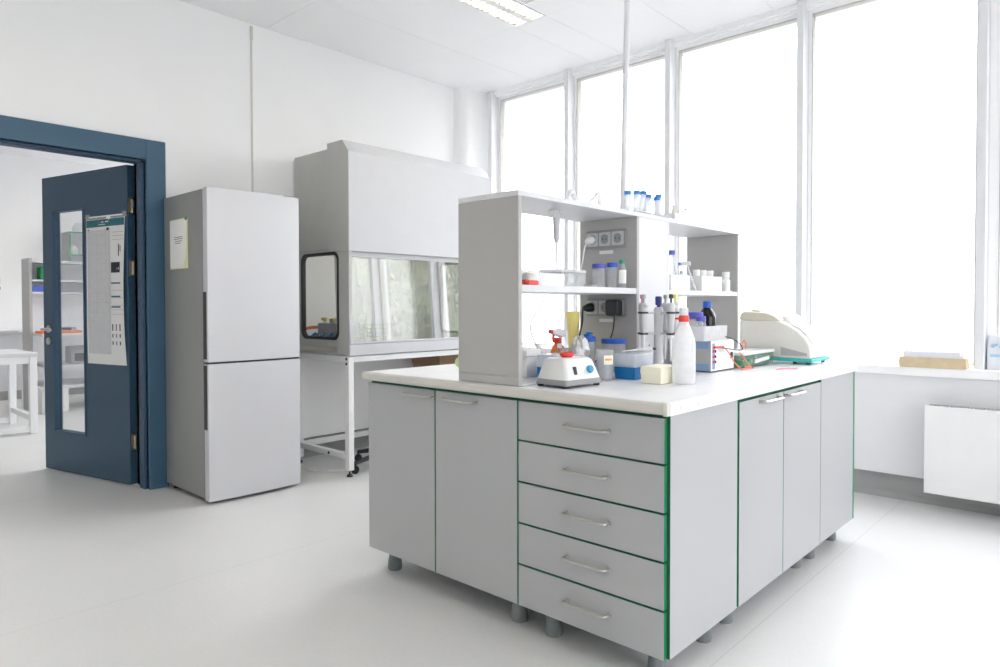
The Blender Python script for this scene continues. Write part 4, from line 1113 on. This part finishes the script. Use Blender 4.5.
for k in range(5):
    o_ = .28-.05*k
    P = [(-o_, -o_), (o_, -o_), (o_, o_), (-o_, o_)]
    for (x0, x1, y0, y1) in ((-o_, o_, -o_, -o_+.012), (-o_, o_, o_-.012, o_), (-o_, -o_+.012, -o_+.012, o_-.012), (o_-.012, o_, -o_+.012, o_-.012)):
        b.box(x0, x1, y0, y1, -.010-.003*(k % 2), -.0005)
obj('frame', b, 'ceil', cv, smooth=False)

# ------------------------------------------------------------------ next lab, seen through the door
t = thing('lab_table', 'white-framed lab table beyond the blue door', 'table', (-6.95, -.795, 0))
TX, TYY = .42, .72
obj('tabletop', MB().box(-TX, TX, -TYY, TYY, .725, .76), 'shelfw', t, bevel=.004)
for x in (-TX+.035, TX-.035):
    for y in (-TYY+.035, TYY-.035):
        obj('leg', MB().box(x-.03, x+.03, y-.03, y+.03, 0, .725), 'white', t, bevel=.004)
    obj('rail', MB().box(x-.02, x+.02, -TYY+.066, TYY-.066, .66, .7245), 'white', t)
    obj('rail', MB().box(x-.02, x+.02, -TYY+.066, TYY-.066, .02, .07), 'white', t)
obj('stretcher', MB().box(-TX+.066, TX-.066, TYY-.055, TYY-.015, .12, .17), 'white', t)
obj('stretcher', MB().box(-TX+.066, TX-.066, TYY-.055, TYY-.015, .66, .7245), 'white', t)
bx0, bx1, by0, by1 = -8.75, -7.98, .225, 2.4
t = thing('lab_bench', 'white lab bench with tall shelving in the next room', 'bench', (0, 0, 0))
obj('bench_top', MB().box(bx0, bx1+.25, by0+.03, by1, .86, .89), 'shelfw', t, bevel=.003)
for x in (bx0+.03, bx1+.2):
    for y in (by0+.08, by1-.05):
        obj('leg', MB().box(x-.025, x+.025, y-.025, y+.025, 0, .86), 'white', t)
obj('end_panel', MB().box(-8.42, -8.10, by0, by0+.028, 0, 1.74), 'shelf_shade', t)
for z in (1.715, 1.50, 1.36):
    obj('shelf', MB().box(-8.42, -8.10, by0+.029, by1, z-.022, z), 'shelfw', t)
obj('under_shelf', MB().box(bx0+.06, bx1+.17, by0+.11, by1-.1, .50, .53), 'shelfw', t)
obj('under_shelf', MB().box(bx0+.06, bx1+.17, by0+.11, by1-.1, .27, .30), 'shelfw', t)
obj('back_board', MB().box(-8.44, -8.421, by0+.029, by1, .89, 1.74), 'white', t)
t = thing('green_case', 'green case with white markings on the next room shelving', 'case', (-8.25, .44, 1.5005))
obj('case', MB().box(-.07, .07, -.09, .09, 0, .15), 'bgreen', t, bevel=.012)
obj('marking', MB().box(.0705, .0725, -.035, .0, .03, .125).box(.0705, .0725, .03, .05, .02, .05), 'paper', t)
t = thing('blue_rack', 'blue tube rack on a shelf under the green case in the next room', 'rack', (-8.24, .41, 1.3605))
obj('rack', MB().box(-.06, .06, -.13, .13, 0, .065), 'bblue', t, bevel=.003)
b = MB()
for k in range(6): b.box(.0605, .062, -.12+.042*k, -.09+.042*k, .012, .050)
obj('windows', b, 'bblue', t)
t = thing('orange_tray', 'orange tray on the lab bench beside the door glass', 'tray', (-7.95, .46, .8905))
obj('tray', MB().prism(rrect(-.12, .12, -.20, .22, .03), 'z', 0, .028), 'orange', t, bevel=.006)
t = thing('notebook', 'dark notebook and papers lying on the orange tray', 'notebook', (-7.95, .50, .919))
obj('cover', MB().box(-.09, .09, -.10, .12, 0, .022), 'grey', t)
obj('pages', MB().box(-.085, .085, -.10, .12, .0225, .035), 'bblue', t)
t = thing('bench_instrument', 'grey boxy instrument on the under-shelf of the lab bench', 'instrument', (-8.05, .70, .5305))
obj('housing', MB().prism([(-.10, 0), (.12, 0), (.12, .14), (.05, .20), (-.10, .20)], 'y', -.12, .12), 'grey', t, bevel=.01)
obj('panel', MB().box(.1205, .124, -.08, .08, .03, .12), 'dark', t)
t = thing('waste_carton', 'white carton on the floor under the lab bench', 'carton', (-7.98, .40, 0))
obj('box', MB().box(-.14, .14, -.13, .13, 0, .28).box(-.145, .145, -.135, .135, .245, .285), 'whitem', t, bevel=.004)
obj('label_sticker', MB().box(.1405, .1425, -.06, .06, .08, .16), 'yellow', t)
t = thing('wall_cabinet', 'open wall cabinet with green edges on the far wall', 'cabinet', (XF+.001, 1.05, 1.60))
b = MB()
b.box(0, .01, 0, .8, 0, .62)
for bx in ((.01, .34, 0, .02), (.01, .34, .78, .8)): b.box(*bx, 0, .62, 0, {'+x': 1, '-y': 2})  # side boards: shade painted onto the face turned from the windows
for z in (0, .29, .60): b.box(.01, .34, .02, .78, z, z+.02, 0, {'+x': 1})
obj('body', b, ['shelfw', 'bgreen', 'shelf_shade'], t, smooth=False)
for i, (y, z, w_) in enumerate([(1.15, 1.6205, .09), (1.36, 1.6205, .12), (1.14, 1.9105, .10), (1.33, 1.9105, .14), (1.20, 2.2205, .16)]):
    o = obj('glassware', MB().lathe([(0, 0), (w_*.45, 0), (w_*.5, .05), (w_*.35, .10), (w_*.2, .13), (0, .13)], (0, 0, 0), 16), 'glass' if i % 2 else 'frost', None, loc=(XF+.22, y, z))
    tag(o, ['frosted bowl on the bottom shelf of the green-edged cabinet', 'clear jar on the bottom shelf of the green-edged cabinet', 'frosted bowl on the middle shelf of the green-edged cabinet', 'clear jar on the middle shelf of the green-edged cabinet', 'frosted bowl on top of the green-edged cabinet'][i], 'glassware', 'glassware in the far cabinet')
t = thing('low_cupboard', 'white low cupboard run along the far wall of the next room', 'cupboard', (XF+.001, .2, 0))
obj('body', MB().box(0, .55, 0, 2.4, .12, .86), 'shelfw', t)
obj('counter', MB().box(0, .60, -.02, 2.42, .861, .89), 'shelfw', t)
obj('plinth', MB().box(0, .50, 0, 2.4, 0, .12), 'grey', t)
t = thing('wall_tap', 'small white wall bracket beside the next room shelving', 'bracket', (XF+.001, .30, 1.42))
obj('arm', MB().box(0, .14, -.012, .012, 0, .03).box(0, .02, -.03, .03, -.02, .16), 'greyd', t)
obj('hook', MB().box(.12, .14, -.012, .012, .03, .08), 'whitem', t)

# ------------------------------------------------------------------ trees outside (seen mirrored in the hood sash)
def tree(x, y, s, lab, seed):
    rnd = random.Random(seed)
    t = thing('tree', lab, 'tree', (x, y, -4.5))
    obj('trunk', MB().tube([(0, 0, 0), (.1, .05, 2.5), (.0, -.1, 5.0), (.1, 0, 7.5)], [.22, .18, .12, .06], seg=8), 'bark', t)
    mb = MB()
    for k in range(5200):
        u = rnd.gauss(0, 1), rnd.gauss(0, 1), rnd.gauss(0, 1)
        l_ = math.sqrt(sum(q*q for q in u)); rr = rnd.random()**.4
        z = u[2]/l_*rr
        taper = 1-.45*max(z, 0)
        p = Vector((u[0]/l_*rr*2.0*s*taper, u[1]/l_*rr*2.0*s*taper, 6.0+z*4.3))
        a = Euler((rnd.random()*6, rnd.random()*6, rnd.random()*6)).to_matrix()
        w_ = rnd.uniform(.05, .13)
        mb.face([p+a@Vector(q) for q in ((-w_, 0, 0), (0, -w_*.5, 0), (w_, 0, .02), (0, w_*.5, 0))])
    mb.ball((0, 0, 5.8), 1.0, 0, (1.35*s, 1.35*s, 3.3), 26, .14)
    o = obj('foliage', mb, 'leaf', t, smooth=False); o['kind'] = 'stuff'
for i, (x, y, s_) in enumerate([(6.0, 9.0, .85), (9.9, 9.4, .85), (13.8, 10.4, .85), (8.2, 13.6, .9), (4.25, 6.2, .42)]):
    tree(x, y, s_, ['broad green tree outside, second from the lab windows', 'broad green tree in the middle of the row outside', 'green tree outside at the end of the row away from the lab', 'tall green tree standing behind the row outside', 'young narrow tree just outside the lab windows'][i], 20+i)

# ------------------------------------------------------------------ light
wd = bpy.data.worlds.new('World'); sc.world = wd; wd.use_nodes = True
nt = wd.node_tree; bg = nt.nodes['Background']
# overcast sky: brighter towards the zenith, darker ground tone below the horizon
tcw = nt.nodes.new('ShaderNodeTexCoord'); spw = nt.nodes.new('ShaderNodeSeparateXYZ')
nt.links.new(tcw.outputs['Generated'], spw.inputs[0])
rw = nt.nodes.new('ShaderNodeValToRGB'); mw = nt.nodes.new('ShaderNodeMapRange')
mw.inputs['From Min'].default_value = -1; mw.inputs['From Max'].default_value = 1
nt.links.new(spw.outputs['Z'], mw.inputs['Value']); nt.links.new(mw.outputs[0], rw.inputs['Fac'])
e = rw.color_ramp.elements
e[0].position = .44; e[0].color = (.13,.132,.136,1)
e[1].position = 1.0; e[1].color = (.97,.99,1.03,1)
k = e.new(.505); k.color = (.355,.362,.374,1)
nt.links.new(rw.outputs['Color'], bg.inputs['Color']); bg.inputs['Strength'].default_value = 6.6
for nm, x0, x1 in (('daylight_portal', -3.42, 4.55), ('daylight_portal', -9.9, -3.95)):
    L_ = bpy.data.lights.new(nm, 'AREA'); L_.shape = 'RECTANGLE'; L_.size = x1-x0; L_.size_y = 2.36
    L_.cycles.is_portal = True
    o = bpy.data.objects.new(nm, L_); COL.objects.link(o)
    o.location = ((x0+x1)/2, 3.12, 2.02); o.rotation_euler = (-PI/2, 0, 0)
L_ = bpy.data.lights.new('side_daylight_portal', 'AREA'); L_.shape = 'RECTANGLE'; L_.size = 1.1*SWN; L_.size_y = 2.28; L_.cycles.is_portal = True  # portal behind the added side windows
o = bpy.data.objects.new('side_daylight_portal', L_); COL.objects.link(o)
o.location = (XR+.16, SWY+.55*SWN, 1.96); o.rotation_euler = (PI/2, 0, PI/2)

# ------------------------------------------------------------------ camera
cam = bpy.data.cameras.new('camera'); co = bpy.data.objects.new('camera', cam); COL.objects.link(co)
cam.sensor_width = 36; cam.lens = 684.24/1000*36
cam.shift_y = -(333.5-318.42)/1000
cam.clip_start = .05
yaw, pitch, roll = .7431, -.019, -.0017
f = Vector((-math.sin(yaw)*math.cos(pitch), math.cos(yaw)*math.cos(pitch), math.sin(pitch)))
rt = Vector((math.cos(yaw), math.sin(yaw), 0)); up = rt.cross(f)
r2 = math.cos(roll)*rt+math.sin(roll)*up; u2 = -math.sin(roll)*rt+math.cos(roll)*up
mx = Matrix((r2, u2, -f)).transposed().to_4x4(); mx.translation = (1.025, -1.8675, 1.196)
co.matrix_world = mx
sc.camera = co

sc.view_settings.view_transform = 'Standard'; sc.view_settings.look = 'None'
sc.view_settings.gamma = 1; sc.view_settings.use_curve_mapping = False
sc.view_settings.exposure = .98
sc.cycles.max_bounces = 14; sc.cycles.diffuse_bounces = 8; sc.cycles.transparent_max_bounces = 24
sc.cycles.caustics_reflective = False; sc.cycles.caustics_refractive = False
